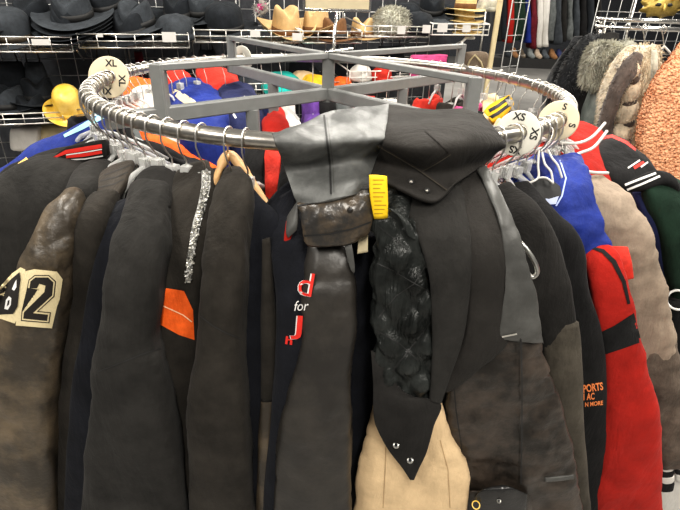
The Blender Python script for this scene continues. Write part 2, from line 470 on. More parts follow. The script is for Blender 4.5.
# sign standing on top of the rack
sg = thing('sign_holder', 'cream card sign in a chrome frame standing on top of the round rack', 'sign', tuple(cen + Zv * (TOP + .008)))
s0 = P(304, 15, 1.36); s1 = P(370, 6, 1.42); sx = (s1 - s0); sx.z = 0; sw = sx.length; sx.normalize(); sy = V((-sx.y, sx.x, 0)); sz0 = (s0.z + s1.z) / 2
sc_ = (s0 + s1) / 2; sc_.z = sz0 + .075
MB().box(sc_, sw / 2 - .004, .002, .071, (sx, sy, Zv)).obj('card', M['cardcream'], sg, False)
m_ = MB(); L_ = s0.copy(); R_ = s1.copy()
for zz in (sz0, sz0 + .15): m_.bar(V((L_.x, L_.y, zz)), V((R_.x, R_.y, zz)), .008, .006)
for q in (L_, R_): m_.bar(V((q.x, q.y, sz0)), V((q.x, q.y, sz0 + .15)), .008, .006)
m_.obj('frame', M['chrome'], sg, False)
m_ = MB(); m_.tube([cen + Zv * (TOP + .008), V((cen.x + .012, cen.y, TOP + .02)), V((sc_.x - .002, sc_.y, sz0))], .004, 8); m_.obj('stem', M['chrome'], sg)
MB().bar(P(324, 52, 1.385) , P(352, 48, 1.40), .03, .004).obj('foot_plate', M['chrome'], sg, False)

# size discs riding on the ring
def disc(a, R, hole, txt, mat, label, rot=0, yaw=0, pitch=0, txt_h=.42):
    c = ring_pt(a); t = V((-math.sin(math.radians(a)), math.cos(math.radians(a)), 0))
    t = Matrix.Rotation(math.radians(yaw), 3, 'Z') @ t
    if t.y > 0: t = -t
    n = (t + V((0, 0, pitch))).normalized(); x = V((0, 0, 1)).cross(n).normalized(); y = n.cross(x)
    th = thing('size_disc', label, 'size divider', tuple(c))
    N = 48; v = []; f = []
    for s in (-1, 1):
        for rr in (hole, hole + .003, R - .002, R):
            bev = .001 if rr in (hole, R) else .0016
            for k in range(N): v.append(c + (x * math.cos(2 * math.pi * k / N) + y * math.sin(2 * math.pi * k / N)) * rr + n * (s * bev))
    for s in (0, 1):
        for q in range(3):
            for k in range(N):
                o = s * 4 * N + q * N; f.append((o + k, o + (k + 1) % N, o + N + (k + 1) % N, o + N + k))
    for q in (0, 3):
        for k in range(N): f.append((q * N + k, q * N + (k + 1) % N, 4 * N + q * N + (k + 1) % N, 4 * N + q * N + k))
    obj('plate', v, f, mat, th)
    if txt:
        tv, tf, asp = text2d(txt, .03); mb = MB(); h = R * txt_h * .8; w = h * asp; rm = (R + hole) / 2 + .001
        for ang in (90, 0, -90):
            ang = math.radians(ang + rot); dirr = x * math.cos(ang) + y * math.sin(ang)
            if abs(math.cos(ang)) < .8: ux = x if math.sin(ang) > 0 else -x; uy = y if math.sin(ang) > 0 else -y
            else: ux = -y; uy = x
            o_ = c + dirr * rm + n * .0021
            mb.add([o_ + ux * ((a_ - .5) * w) + uy * ((b_ - .5) * h) for a_, b_ in tv], tf)
        mb.obj('lettering', M['ink'], th, False)
    return th
disc(181, .053, .0175, 'XL', M['disc'], 'ivory round size divider lettered XL at the left end of the round rack', pitch=.35, rot=-12)
disc(307, .0405, .0165, 'XS', M['discwhite'], 'white round size divider lettered XS beside the draped black coat', pitch=.25, rot=8, yaw=20)
disc(323.5, .0395, .0165, 'S', M['disc'], 'ivory round size divider lettered S behind the XS one', pitch=.3, rot=-10, yaw=2)
disc(124, .043, .0165, '', M['discwhite'], 'blank white round size divider on the far side of the round rack', yaw=25)

# ------------------------------------------------------------------ hangers
def hanger_at(a, kind='clear', twist=0, hook=.075, label='', group=None, arms=True, name='clothes_hanger', lean=0):
    """hook over the ring rail, arms along the radius"""
    p = ring_pt(a); ar = math.radians(a + twist); er = V((math.cos(ar), math.sin(ar), 0))
    th = thing(name, label, 'hanger', tuple(p), group)
    pts = []
    R = RT + .003
    for k in range(11):
        t = math.radians(-50 + 230 * k / 10 + 0); pts.append(p + er * (-R * math.cos(t)) + Zv * (R * math.sin(t)))
    e = pts[-1]
    pts += [e + Zv * -.018 + er * .001, p + er * .012 + Zv * (-.035), p + Zv * (-.052) + er * lean, p + Zv * (-hook - .02) + er * lean]
    MB().tube(pts, .0016, 6).obj('hook', M['wire'], th)
    if arms:
        nz_ = p + Zv * (-hook)
        q = [(-.15, -.085, .004), (-.10, -.05, .005), (-.04, -.016, .006), (0, -.006, .007), (.03, -.016, .006), (.055, -.04, .005), (.07, -.075, .004)]
        if kind == 'bare': q = [(-.05, -.05, .003), (-.03, -.02, .004), (0, -.006, .006), (.03, -.03, .004), (.04, -.06, .003)]
        MB().tube([nz_ + er * x + Zv * z for x, z, r in q], [r for x, z, r in q], 8).obj('arms', M['clear'], th)
        et = V((-er.y, er.x, 0)); mb = MB()
        mb.tube([nz_ + Zv * z for z in (-.014, -.01, 0, .008, .012)], [.003, .007, .008, .006, .002], 10)
        for k in range(-2, 3): mb.box(nz_ + er * (k * .004), .0011, .0085, .010, (er, et, Zv))
        mb.obj('neck_block', M['clear'], th, False)
    return th

# ------------------------------------------------------------------ generic jacket hung on the ring
def er_et(a, tw=0):
    r = math.radians(a + tw); e = V((math.cos(r), math.sin(r), 0)); return e, V((-e.y, e.x, 0))
def body_mesh(a, tw=0, zn=1.335, r0=-.2, r1=.2, thick=.034, length=.66, neck=.05, seed=0, amp=.004, N=28):
    e, t = er_et(a, tw); p = ring_pt(a, RR, 0); cx = (r0 + r1) / 2; hw = (r1 - r0) / 2
    prof = [(0, neck * .8, .4), (-.006, neck, .75), (-.02, neck * 1.5, .85), (-.05, hw * .74, .9), (-.075, hw * .93, 1), (-.1, hw, 1), (-.2, hw * .98, 1.1), (-.4, hw * .94, 1.15), (-length, hw * 1.0, 1.1), (-length - .01, hw * .98, .7)]
    prof = spline(prof, 3); rings = []
    for z, w, k in prof:
        f_ = min(1, max(0, -z / .08)); c = p + e * (cx * f_) + Zv * (zn + z)
        rings.append([c + e * (w * math.copysign(abs(math.cos(q)) ** .8, math.cos(q))) + t * (thick * k * math.sin(q)) for q in [2 * math.pi * i / N for i in range(N)]])
    return rings_mesh(rings, amp, 16, seed, .3)
def collar_mesh(a, tw=0, zn=1.335, neck=.052, h=.03, thick=.034):
    e, t = er_et(a, tw); p = ring_pt(a, RR, zn); rings = []
    N = 28; sd = a * .37
    for z, k in ((-.02, .85), (0, .92), (h * .7, 1.0), (h, 1.1), (h * .8, 1.25), (-.01, 1.55), (-.035, 1.8), (-.04, 1.76), (-.012, 1.45), (h * .5, 1.1)):
        r = []
        for i in range(N):
            q = 2 * math.pi * i / N; s = math.sin(q)
            op = .022 * max(0, s) ** 3 * (1 if z > -.03 else .3)
            w = V((e * (neck * k * math.cos(q)) + t * (thick * min(k, 1.25) * s)))
            r.append(p + w + Zv * (z - .02 * math.cos(q) ** 2 * (k > 1.3) - op + .007 * noise.noise(V((math.cos(q) * 2 + sd, s * 2, z * 30)))))
        rings.append(r)
    return rings_mesh(rings, .003, 30, a, 1, cap=False)
def sleeve_mesh(a, side, tw=0, zn=1.335, reach=.2, length=.58, seed=0, rad=.056):
    e, t = er_et(a, tw); p = ring_pt(a, RR, zn); rings = []
    prof = [(-.07, reach - .045, .45), (-.085, reach - .01, .9), (-.12, reach + .015, 1.08), (-.25, reach + .032, 1.0), (-.42, reach + .03, .9), (-length, reach + .02, .75), (-length - .008, reach + .02, .6)]
    for z, r, k in spline(prof, 4):
        c = p + e * (side * r) + Zv * z
        rings.append([c + e * (rad * k * math.cos(q)) + t * (.04 * k * math.sin(q)) + Zv * (.02 * k * math.cos(q) * side * -1 if z > -.15 else 0) for q in [2 * math.pi * i / 20 for i in range(20)]])
    return rings_mesh(rings, .005, 18, seed, .5)
def ring_jacket(a, mat, label, tw=0, zn=1.318, collar=None, sleeve=None, cuff=None, name='jacket', group=None, hang='clear', cat='jacket', length=.66, thick=.034):
    j = thing(name, label, cat, tuple(ring_pt(a, RR, zn)), group); sd = int(a) * 3 % 101
    v, f = body_mesh(a, tw, zn, seed=sd, length=length, thick=thick); obj('body', v, f, mat, j)
    v, f = collar_mesh(a, tw, zn); obj('collar', v, f, collar or mat, j)
    for s in (-1, 1):
        v, f = sleeve_mesh(a, s, tw, zn, seed=sd + s); so = obj('sleeve', v, f, sleeve or mat, j)
    hanger_at(a, hang, tw, RZ - zn - .012, label='hanger of ' + label, group=None)
    return j
# ------------------------------------------------------------------ jackets on the near side of the ring
def short(s):
    w_ = s.split(); return ' '.join(w_[:14])
def front(name, label, a, bodymat=None, zn=1.325, r0=-.19, r1=.07, cat='jacket', hang='clear', tw=0, hl=None, hook=.075, length=.66, lean=0):
    j = thing(name, label, cat, tuple(ring_pt(a, RR, zn)))
    if bodymat:
        v, f = body_mesh(a, tw, zn - .035, r0, r1 - .02, .028, length, seed=int(a)); obj('body', v, f, bodymat, j)
    if hang: hanger_at(a, hang, tw, hook, hl or ('hanger of ' + short(label)), lean=lean)
    return j
# blue jacket far left
j = front('nylon_jacket', 'royal blue jacket with pale cyan shoulder stripe at the far left of the rack', 205, M['bluedark'], r1=.02)
so = loft('sleeve', [(113, 112, 120, 126, 1.2, 1.2, .02), (90, 120, 104, 140, 1.17, 1.15, .05), (60, 134, 78, 158, 1.13, 1.1, .07), (30, 150, 44, 180, 1.1, 1.06, .08), (0, 168, 16, 215, 1.07, 1.04, .08), (-40, 195, -10, 280, 1.04, 1.02, .08), (-60, 260, -30, 400, 1.0, 1.0, .07)], M['blue'], j, seed=3)
t = bvh(so); decal('shoulder_stripe', t, [strip([(110, 113), (96, 119), (80, 128), (64, 136)], [4, 6, 5, 3])], plain('pale cyan nylon', (.35, .7, .75)), j)
# black jacket behind it
j = front('wool_jacket', 'black jacket with amber trim just behind the red striped collar at far left', 213, M['black'], r1=.02)
so = loft('sleeve', [(96, 138, 112, 136, 1.1, 1.1, .03), (70, 148, 100, 152, 1.06, 1.06, .06), (30, 160, 76, 168, 1.02, 1.0, .07), (4, 172, 50, 190, .98, .98, .08), (-20, 215, 24, 235, .96, .95, .08), (-40, 330, 0, 330, .95, .95, .08)], M['black2'], j, seed=5)
decal('amber_trim', bvh(so), [strip([(27, 158), (18, 165), (9, 175)], 2.6)], plain('amber trim', (.75, .48, .12)), j)
# charcoal jacket with red striped collar
j = front('wool_jacket', 'charcoal jacket with red striped knit collar left of the 92 patch sleeve', 222, M['charcoal'], r1=.02)
so = loft('sleeve', [(64, 152, 104, 148, 1.02, 1.02, .03), (50, 157, 106, 160, .98, .98, .05), (22, 168, 100, 174, .94, .93, .08), (-8, 184, 86, 196, .90, .89, .1), (-30, 216, 72, 230, .87, .86, .11), (-40, 280, 42, 290, .85, .84, .11), (-45, 400, 40, 400, .84, .84, .1), (-40, 545, 40, 545, .84, .84, .1)], M['charcoal'], j, seed=8, amp=.006)
co = loft('collar', [(50, 161, 53, 164, .945, .945, .008), (64, 148, 68, 163, .94, .94, .014), (84, 143, 88, 161, .935, .935, .016), (101, 140, 104, 158, .94, .94, .014), (108, 140, 110, 153, .97, .97, .008)], M['black2'], j, amp=0)
t = bvh(co)
decal('collar_stripe', t, [strip([(53, 158), (66, 152), (84, 149), (102, 146)], [1.5, 4, 4.4, 4])], M['threadred'], j, .001, 4)
decal('collar_stripe', t, [strip([(66, 157), (84, 155), (102, 152)], [2.5, 3.5, 3])], M['threadred'], j, .001, 4)
decal('collar_stripe', t, [strip([(53, 160), (68, 160), (85, 159), (103, 156)], 1.3), strip([(66, 155), (84, 152.4), (102, 149.3)], 1.1)], M['threadwhite'], j, .0012, 4)

# letterman jacket 92
j = front('letterman_jacket', 'black letterman jacket with worn leather sleeve bearing the 92 patch', 229, M['charcoal'], r1=.04)
loft('collar', [(100, 161, 112, 163, .96, .96, .02), (84, 166, 114, 172, .92, .92, .05), (70, 180, 108, 188, .87, .87, .07), (66, 196, 98, 204, .83, .83, .08), (66, 230, 90, 235, .82, .82, .06)], M['charcoal'], j, seed=2)
R92 = [(74, 188, 83, 184, .86, .86, .012), (62, 203, 80, 197, .81, .80, .045), (46, 224, 77, 215, .775, .77, .08), (28, 252, 74, 245, .755, .75, .1), (13, 281, 71, 275, .745, .74, .11), (-2, 311, 69, 305, .74, .735, .11), (-22, 345, 64, 340, .735, .73, .11), (-30, 380, 60, 375, .735, .73, .11), (-28, 440, 57, 440, .735, .73, .11), (-20, 545, 56, 545, .735, .73, .1)]
so = loft('sleeve', R92, M['leatherbrown'], j, sub=14, N=72, amp=.0035, freq=24, stretch=.4, seed=4, front=.35, crease=.0022)
t = BVHTree.FromPolygons(*px_loft(R92, N=48, sub=10, amp=0, front=.42))
def q92(pts): return [(x / 5.1, 250 + y / 5.1) for x, y in pts]
decal('number_patch', t, [q92([(80, 385), (85, 330), (118, 110), (175, 98), (290, 110), (320, 150), (305, 250), (290, 292), (265, 400)]), q92([(-60, 345), (-20, 210), (60, 120), (105, 88), (130, 100), (118, 160), (95, 335), (75, 375), (0, 350)])], M['cream'], j, .004, 4)
two = [(150, 195), (155, 160), (180, 140), (245, 140), (272, 165), (266, 232), (168, 322), (245, 330), (240, 362), (118, 350), (122, 318), (226, 215), (232, 182), (200, 172), (188, 196)]
nine = [(-50, 335), (-20, 230), (60, 145), (100, 112), (104, 150), (88, 290), (66, 326), (20, 328)]
decal('number_outline', t, [q92([(138, 192), (146, 152), (176, 128), (250, 128), (286, 160), (278, 238), (196, 312), (260, 318), (252, 374), (106, 362), (110, 312), (214, 210), (218, 184), (206, 183), (196, 206)])], M['threadblack'], j, .005, 3)
decal('number_outline', t, [q92([(142, 193), (149, 156), (178, 133), (248, 133), (280, 163), (272, 236), (186, 316), (254, 322), (247, 369), (111, 357), (115, 314), (219, 212), (224, 184), (203, 178), (193, 201)])], M['cream'], j, .0056, 3)
decal('number', t, [q92(two), q92(nine)], M['threadblack'], j, .0062, 3)
decal('number_emblem', t, [q92([(60, 200), (75, 165), (84, 150), (84, 190), (72, 208)]), q92([(22, 300), (30, 255), (45, 235), (58, 245), (55, 280), (40, 305)])], M['threadwhite'], j, .0068, 3)
decal('number_emblem', t, [q92([(34, 288), (40, 258), (49, 255), (46, 278)])], M['threadblack'], j, .0074, 3)

# dark jacket with ribbed collar
j = front('wool_jacket', 'brown black jacket with shiny ribbed knit collar beside the 92 patch sleeve', 236, M['black2'], r1=.03)
co = loft('collar', [(106, 170, 134, 161, .90, .90, .02), (98, 178, 132, 166, .88, .88, .03), (95, 190, 126, 180, .85, .85, .03), (93, 199, 118, 194, .83, .82, .025)], M['rib'], j, amp=.001)
decal('rib_line', bvh(co), [strip([(104, 175), (118, 170), (131, 165)], .8), strip([(100, 181), (116, 177), (128, 172)], .8), strip([(97, 188), (114, 184), (124, 179)], .8)], M['ink'], j, .001, 4)
loft('sleeve', [(92, 196, 116, 192, .83, .82, .03), (83, 216, 112, 214, .79, .78, .07), (75, 243, 108, 242, .775, .765, .08), (70, 290, 100, 290, .77, .76, .08), (65, 342, 93, 340, .765, .755, .08), (58, 410, 90, 410, .76, .755, .08), (54, 545, 88, 545, .76, .755, .08)], M['brownblack'], j, seed=21, amp=.004)
loft('front_panel', [(110, 208, 132, 198, .81, .80, .02), (103, 228, 128, 220, .775, .765, .04), (95, 265, 120, 260, .755, .745, .05), (82, 330, 108, 330, .742, .735, .05), (71, 400, 104, 400, .737, .73, .05), (62, 545, 100, 545, .735, .73, .05)], M['navyblack'], j, seed=22, amp=.003)

# large black wool sleeve
j = front('wool_jacket', 'black wool jacket with wide plain sleeve and elbow seam on near left of rack', 243, M['black2'], r1=.03, lean=.0)
loft('collar', [(150, 166, 176, 168, .86, .86, .01), (140, 174, 176, 176, .835, .84, .03), (133, 188, 174, 191, .80, .805, .035), (128, 201, 171, 205, .765, .765, .03), (128, 205, 170, 209, .765, .765, .01)], M['black2'], j, seed=31, amp=.002)
so = loft('sleeve', [(136, 182, 173, 182, .84, .83, .02), (131, 194, 171, 195, .81, .80, .08), (121, 222, 169, 220, .745, .735, .08), (112, 255, 165, 252, .70, .695, .1), (104, 300, 159, 300, .68, .675, .11), (97, 345, 156, 340, .67, .665, .11), (94, 372, 161, 362, .665, .66, .11), (88, 430, 174, 425, .66, .655, .11), (82, 500, 184, 495, .655, .65, .11), (79, 545, 189, 545, .65, .65, .11)], M['charcoal'], j, seed=33, amp=.005, N=48, sub=10, crease=.002)
decal('elbow_seam_fold', bvh(so), [strip([(97, 372), (118, 364), (140, 355), (161, 348)], 1.2)], M['ink'], j, .0012)

# jacket with orange patch and silver zip
j = front('wool_jacket', 'charcoal jacket with orange sleeve patch and glittering zipper edge', 250, M['black'], r1=.03)
so = loft('sleeve', [(171, 176, 208, 160, .86, .85, .03), (170, 195, 217, 190, .80, .79, .05), (168, 240, 211, 235, .755, .745, .08), (162, 290, 203, 285, .735, .725, .09), (157, 340, 199, 340, .725, .715, .09), (158, 400, 198, 400, .72, .71, .09), (164, 470, 198, 470, .715, .71, .09), (170, 545, 200, 545, .71, .71, .09)], M['brownblack'], j, seed=41, amp=.005, N=40, crease=.002)
loft('front_panel', [(203, 172, 226, 168, .86, .85, .02), (198, 205, 226, 203, .81, .80, .04), (190, 260, 212, 260, .78, .77, .05), (186, 330, 204, 330, .75, .75, .05), (184, 545, 204, 545, .74, .74, .05)], M['black'], j, seed=42)
t = bvh(so)
decal('sleeve_patch', t, [[(166, 288), (184, 291), (193, 310), (194.5, 340), (179, 335), (159, 324), (160.5, 310)]], M['orange'], j, .0016)
decal('patch_line', t, [strip([(161, 305), (172, 310), (183, 315), (192, 322)], 1.1)], plain('pale orange piping', (.85, .55, .35)), j, .0024)
zp = [(206, 171), (206, 186), (202, 205), (197, 222), (193, 242), (190, 262), (188, 281)]
decal('zipper_tape', t, [strip(zp, [9, 9, 8, 8, 7, 6, 5])], M['clear'], j, .003)
mb = MB(); rnd = random.Random(3); sp = spline([(a, b) for a, b in zp], 12)
for q in range(len(sp)):
    for s in (-1, 1):
        x, y = sp[q]; c = surf(t, x + s * rnd.uniform(.6, 3.2), y + rnd.uniform(-1, 1), .0042)
        ax = Matrix.Rotation(rnd.uniform(0, 3), 3, V((rnd.random(), rnd.random(), 1))); e3 = [ax @ V(k) for k in ((1, 0, 0), (0, 1, 0), (0, 0, 1))]
        mb.box(c, .0026, .0009, .0016, e3)
mb.obj('zipper_teeth', M['silvertrim'], j, False)

# dark coat on wooden hanger
j = front('wool_coat', 'brown black wool coat with wooden hanger showing at its shoulder', 258, M['black2'], r1=.03, cat='coat')
so = loft('sleeve', [(223, 172, 243, 166, .84, .83, .03), (219, 180, 248, 180, .80, .79, .05), (215, 195, 250, 196, .765, .755, .06), (205, 240, 247, 240, .715, .705, .09), (202, 300, 244, 300, .69, .68, .1), (198, 345, 242, 345, .68, .67, .1), (190, 400, 246, 400, .675, .665, .1), (189, 450, 250, 450, .67, .66, .1), (192, 545, 257, 545, .665, .66, .1)], M['brownblack'], j, seed=51, amp=.005, N=48, sub=10, crease=.002)
decal('elbow_seam_fold', bvh(so), [strip([(200, 316), (213, 326), (226, 333), (241, 339)], 1.1)], M['ink'], j, .0014)  # shade line of the elbow fold, painted as a dark strip
# navy black jacket with leather front edge
j = front('wool_jacket', 'navy black jacket with narrow brown leather edge left of the lettered one', 264, M['navyblack'], r1=.03, hang=None)
loft('sleeve', [(240, 180, 262, 200, .80, .79, .02), (238, 230, 282, 225, .755, .745, .06), (237, 290, 286, 290, .735, .725, .08), (237, 350, 280, 350, .725, .715, .08), (240, 420, 276, 420, .715, .71, .08), (248, 545, 284, 545, .715, .71, .08)], M['navyblack'], j, seed=61, amp=.004)
loft('leather_edge', [(261, 400, 273, 400, .69, .69, .01), (259, 430, 273, 430, .685, .685, .03), (257, 480, 272, 480, .68, .68, .03), (255, 545, 270, 545, .68, .68, .03)], M['leatherbrown'], j, seed=62, amp=.002)
loft('upper_edge', [(262, 240, 270, 238, .715, .715, .01), (262, 300, 275, 300, .70, .70, .03), (261, 350, 276, 350, .695, .695, .03), (261, 400, 273, 400, .69, .69, .02)], M['brownblack'], j, seed=63, amp=.002)

# lettered jacket
j = front('letterman_jacket', 'black wool jacket with red and white chest lettering under the draped leather cuff', 271, M['black'], r1=.05, hang=None)
b0 = loft('front_panel', [(264, 205, 292, 180, .79, .79, .02), (266, 225, 302, 222, .755, .745, .05), (272, 262, 312, 260, .71, .70, .07), (276, 300, 322, 300, .69, .68, .08), (276, 345, 330, 345, .68, .67, .08), (272, 400, 322, 400, .68, .67, .08), (266, 470, 310, 470, .675, .67, .08), (262, 545, 310, 545, .675, .67, .08)], M['navyblack'], j, seed=71, amp=.004)
patch('lapel', [[(262, 204, .80), (280, 196, .775), (296, 186, .77)], [(267, 222, .765), (281, 222, .745), (292, 218, .74)], [(277, 244, .735), (286, 246, .725), (292, 246, .72)]], M['navyblack'], j, thick=.006)
loft('red_lining', [(286, 222, 297, 204, .73, .73, .004), (284, 238, 293, 232, .715, .715, .006), (284, 247, 288, 246, .712, .712, .004)], M['red'], j, amp=0)
loft('grey_lapel', [(287, 218, 299, 200, .725, .725, .008), (286, 232, 298, 222, .71, .71, .01), (288, 238, 297, 230, .708, .708, .006)], M['greystrip'], j, amp=0)
loft('sleeve', [(312, 232, 340, 230, .715, .715, .02), (306, 262, 351, 258, .69, .68, .06), (303, 300, 356, 298, .672, .662, .09), (301, 340, 355, 338, .662, .652, .09), (291, 380, 352, 380, .655, .645, .1), (281, 420, 351, 420, .648, .64, .1), (276, 470, 351, 470, .642, .636, .1), (272, 545, 353, 545, .64, .635, .1)], M['leathersmooth'], j, seed=73, amp=.004, N=64, sub=12, crease=.0028)
tt = bvh([b0])
lt = thing
def lettering(nm, s, o, ex, ey, mat, edge, b=.03):
    text_on(nm, tt, s, (o[0] - .8, o[1] + .3), ex, ey, edge, j, .0018, b + .012); text_on(nm, tt, s, o, ex, ey, mat, j, .0032, b)
t = bvh([b0] + [c for c in j.children if c.name.startswith('sleeve')]); tt = t
lettering('lettering', 'd', (297, 294), (14, 3), (4, -23), M['threadred'], M['threadwhite'], .0)
text_on('lettering', t, 'for', (293.5, 311), (14, -.5), (2, -10), M['threadwhite'], j, .003, .0)
lettering('lettering', 'J', (290, 339), (11, 1), (2, -24), M['threadred'], M['threadwhite'], .02)
text_on('lettering', t, 'h', (285, 344), (7, 1), (1, -8), M['threadred'], j, .003, .03)

# beige jacket
j = front('canvas_jacket', 'beige canvas jacket hanging below the pointed black tab', 279, None)
loft('front_panel', [(392, 300, 425, 300, .74, .74, .01), (380, 370, 438, 365, .70, .69, .03), (371, 405, 440, 402, .69, .66, .05), (361, 445, 452, 440, .68, .645, .06), (356, 478, 466, 472, .67, .635, .07), (351, 550, 468, 548, .665, .63, .08)], M['beige'], j, seed=81, amp=.007, stretch=.25, freq=18, sub=10, N=48, crease=.003)
bo = [c for c in j.children if c.name.startswith('front_panel')][0]
decal('seam', bvh(bo), [strip([(386, 440), (385, 470), (383, 508)], .9), strip([(440, 440), (448, 470), (450, 508)], .9)], plain('tan seam', (.38, .26, .14)), j, .001)

# leather jacket with buckle
j = front('leather_jacket', 'worn black leather jacket with belt buckle at its hem', 288, M['black'], r1=.02, hl='silver hanger of the buckled black leather jacket')
lo = loft('front_panel', [(462, 176, 482, 172, .77, .77, .02), (464, 205, 496, 200, .725, .72, .05), (466, 240, 511, 236, .70, .695, .07), (462, 285, 530, 280, .685, .68, .08), (455, 340, 541, 338, .675, .675, .09), (447, 390, 556, 385, .672, .672, .09), (444, 440, 570, 436, .67, .67, .09), (452, 480, 577, 475, .665, .668, .09), (454, 550, 592, 545, .66, .665, .09)], M['leather'], j, N=84, sub=16, amp=.006, freq=15, stretch=.6, seed=92, crease=.0045)
loft('front_edge', [(478, 170, 486, 166, .76, .76, .008), (484, 186, 496, 184, .725, .725, .012), (496, 214, 511, 211, .685, .69, .014), (503, 250, 523, 246, .66, .668, .016), (504, 285, 533, 281, .645, .655, .016), (500, 325, 541, 324, .638, .65, .016), (498, 338, 545, 343, .64, .655, .01)], M['greystrip'], j, amp=.003, N=48, sub=10, crease=.002)
decal('pocket_line', bvh([c for c in j.children if c.name.startswith('front_edge')]), [strip([(502, 337), (517, 334)], 1.6)], M['silvertrim'], j, .002)
t = bvh(lo)
decal('seam', t, [strip([(521, 338), (522, 380), (522, 430), (521, 484)], 1.3)], M['ink'], j, .012)
decal('seam', t, [strip([(452, 360), (456, 410), (462, 450)], 1.2)], M['ink'], j, .0012)
loft('pocket_welt', [(545, 478, 545, 482, .637, .637, .004), (558, 477, 558, 481, .637, .637, .006), (574, 475, 574, 479, .64, .64, .004)], M['greystrip'], j, amp=0)
loft('belt', [(455, 490, 455, 525, .645, .645, .006), (475, 491, 475, 525, .635, .635, .016), (490, 491, 490, 528, .625, .625, .02), (520, 492, 522, 530, .625, .625, .018), (531, 497, 532, 528, .63, .63, .008)], M['leather'], j, amp=.002, seed=5)
be = loft('belt_loop', [(472, 501, 476, 522, .62, .62, .01), (480, 491, 486, 522, .612, .612, .016), (496, 488, 498, 522, .61, .61, .018), (512, 488, 512, 522, .61, .61, .016), (527, 494, 524, 522, .616, .616, .008)], leather('glossy black leather', (.012, .012, .012), .2), j, amp=.003, seed=8)
def ringlet(nm, px, py, Y, rpx, mat, parent, w=.0011):
    c = P(px, py, Y); r = rpx / F * (c - CAM).length; n = (CAM - c).normalized(); x = n.cross(Zv).normalized(); y = n.cross(x)
    m_ = MB(); m_.tube([c + x * (r * math.cos(k * math.pi / 10)) + y * (r * math.sin(k * math.pi / 10)) for k in range(20)], w, 6, True)
    return m_.obj(nm, mat, parent)
ringlet('eyelet', 476, 505, .607, 3.2, M['gold'], j)
def snap(nm, tree, px, py, rpx, m1, m2, parent):
    c = surf(tree, px, py, .001); r = rpx / F * (c - CAM).length; n = (CAM - c).normalized()
    o = MB().tube([c - n * .002, c + n * .0015, c + n * .003], [r, r, r * .75], 14).obj(nm, m1, parent)
    MB().tube([c + n * .003, c + n * .0038], [r * .5, r * .4], 10).obj('cap', m2, o)
snap('snap', bvh(be), 499, 501, 2, M['silvertrim'], M['ink'], j)

# draped coat: leather sleeve over the ring, canvas collar, quilted lining, pointed tab
j = thing('draped_coat', 'black wool and leather coat draped over the ring with its quilted lining showing', 'coat', tuple(ring_pt(280, RR, RZ + RT)))
def Yz(px, py, z): return PZ(px, py, z).y
gs = [[(272, 134, 1.425), (300, 123, 1.445), (330, 112, 1.455), (360, 107, 1.455), (389, 104, 1.45)],
      [(274, 140, 1.43), (302, 132, 1.44), (331, 124, 1.445), (361, 119, 1.445), (388, 116, 1.445)],
      [(278, 150, 1.415), (305, 147, 1.425), (333, 143, 1.43), (361, 140, 1.43), (385, 138, 1.43)]]
gs = [[(x, y, Yz(x, y, z)) for x, y, z in r] for r in gs]
sl = patch('leather_sleeve', gs + [
    [(285, 170, .735), (309, 167, .725), (334, 163, .725), (359, 160, .74), (380, 157, .77)],
    [(292, 190, .70), (313, 189, .69), (336, 186, .685), (358, 182, .695), (375, 180, .73)],
    [(297, 204, .695), (316, 203, .675), (338, 198, .67), (358, 194, .685), (374, 190, .715)]], M['leathersilver'], j, sub=12, amp=.003, freq=22, stretch=.7, seed=6, thick=.012, crease=.002)
cu = loft('sleeve_cuff', [(296, 203, 375, 183, .69, .70, .012), (298, 210, 376, 188, .685, .70, .04), (302, 226, 374, 205, .675, .69, .06), (304, 240, 371, 226, .672, .685, .06), (306, 243, 367, 231, .673, .685, .05)], M['leathercuff'], j, amp=.003, freq=26, stretch=1, N=64, sub=10, seed=11, front=.35, crease=.003)
t = bvh(sl)
decal('sleeve_seam', t, [strip([(324, 115), (327, 140), (330, 165), (331, 194)], 2)], M['ink'], j, .0016)
decal('sleeve_seam', t, [strip([(327, 117), (330, 140), (333, 165), (334, 192)], .8)], M['greystrip'], j, .002)
t2 = bvh(cu)
decal('cuff_seam', t2, [strip([(297, 206), (312, 203), (332, 198), (348, 190), (374, 187)], 1.5), strip([(304, 236), (330, 234), (352, 229), (371, 222)], 1.6)], M['ink'], j, .0015)
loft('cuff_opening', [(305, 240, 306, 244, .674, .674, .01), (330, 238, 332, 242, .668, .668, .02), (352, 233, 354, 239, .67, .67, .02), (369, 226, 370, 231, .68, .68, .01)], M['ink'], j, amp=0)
snap('snap', t2, 350, 210, 3, M['leather'], M['ink'], j)
loft('cuff_strap', [(343, 238, 350, 236, .675, .675, .004), (346, 252, 353, 251, .665, .665, .005), (350, 268, 355, 266, .66, .66, .005), (353, 273, 355, 272, .66, .66, .003)], M['greystrip'], j, amp=.001)
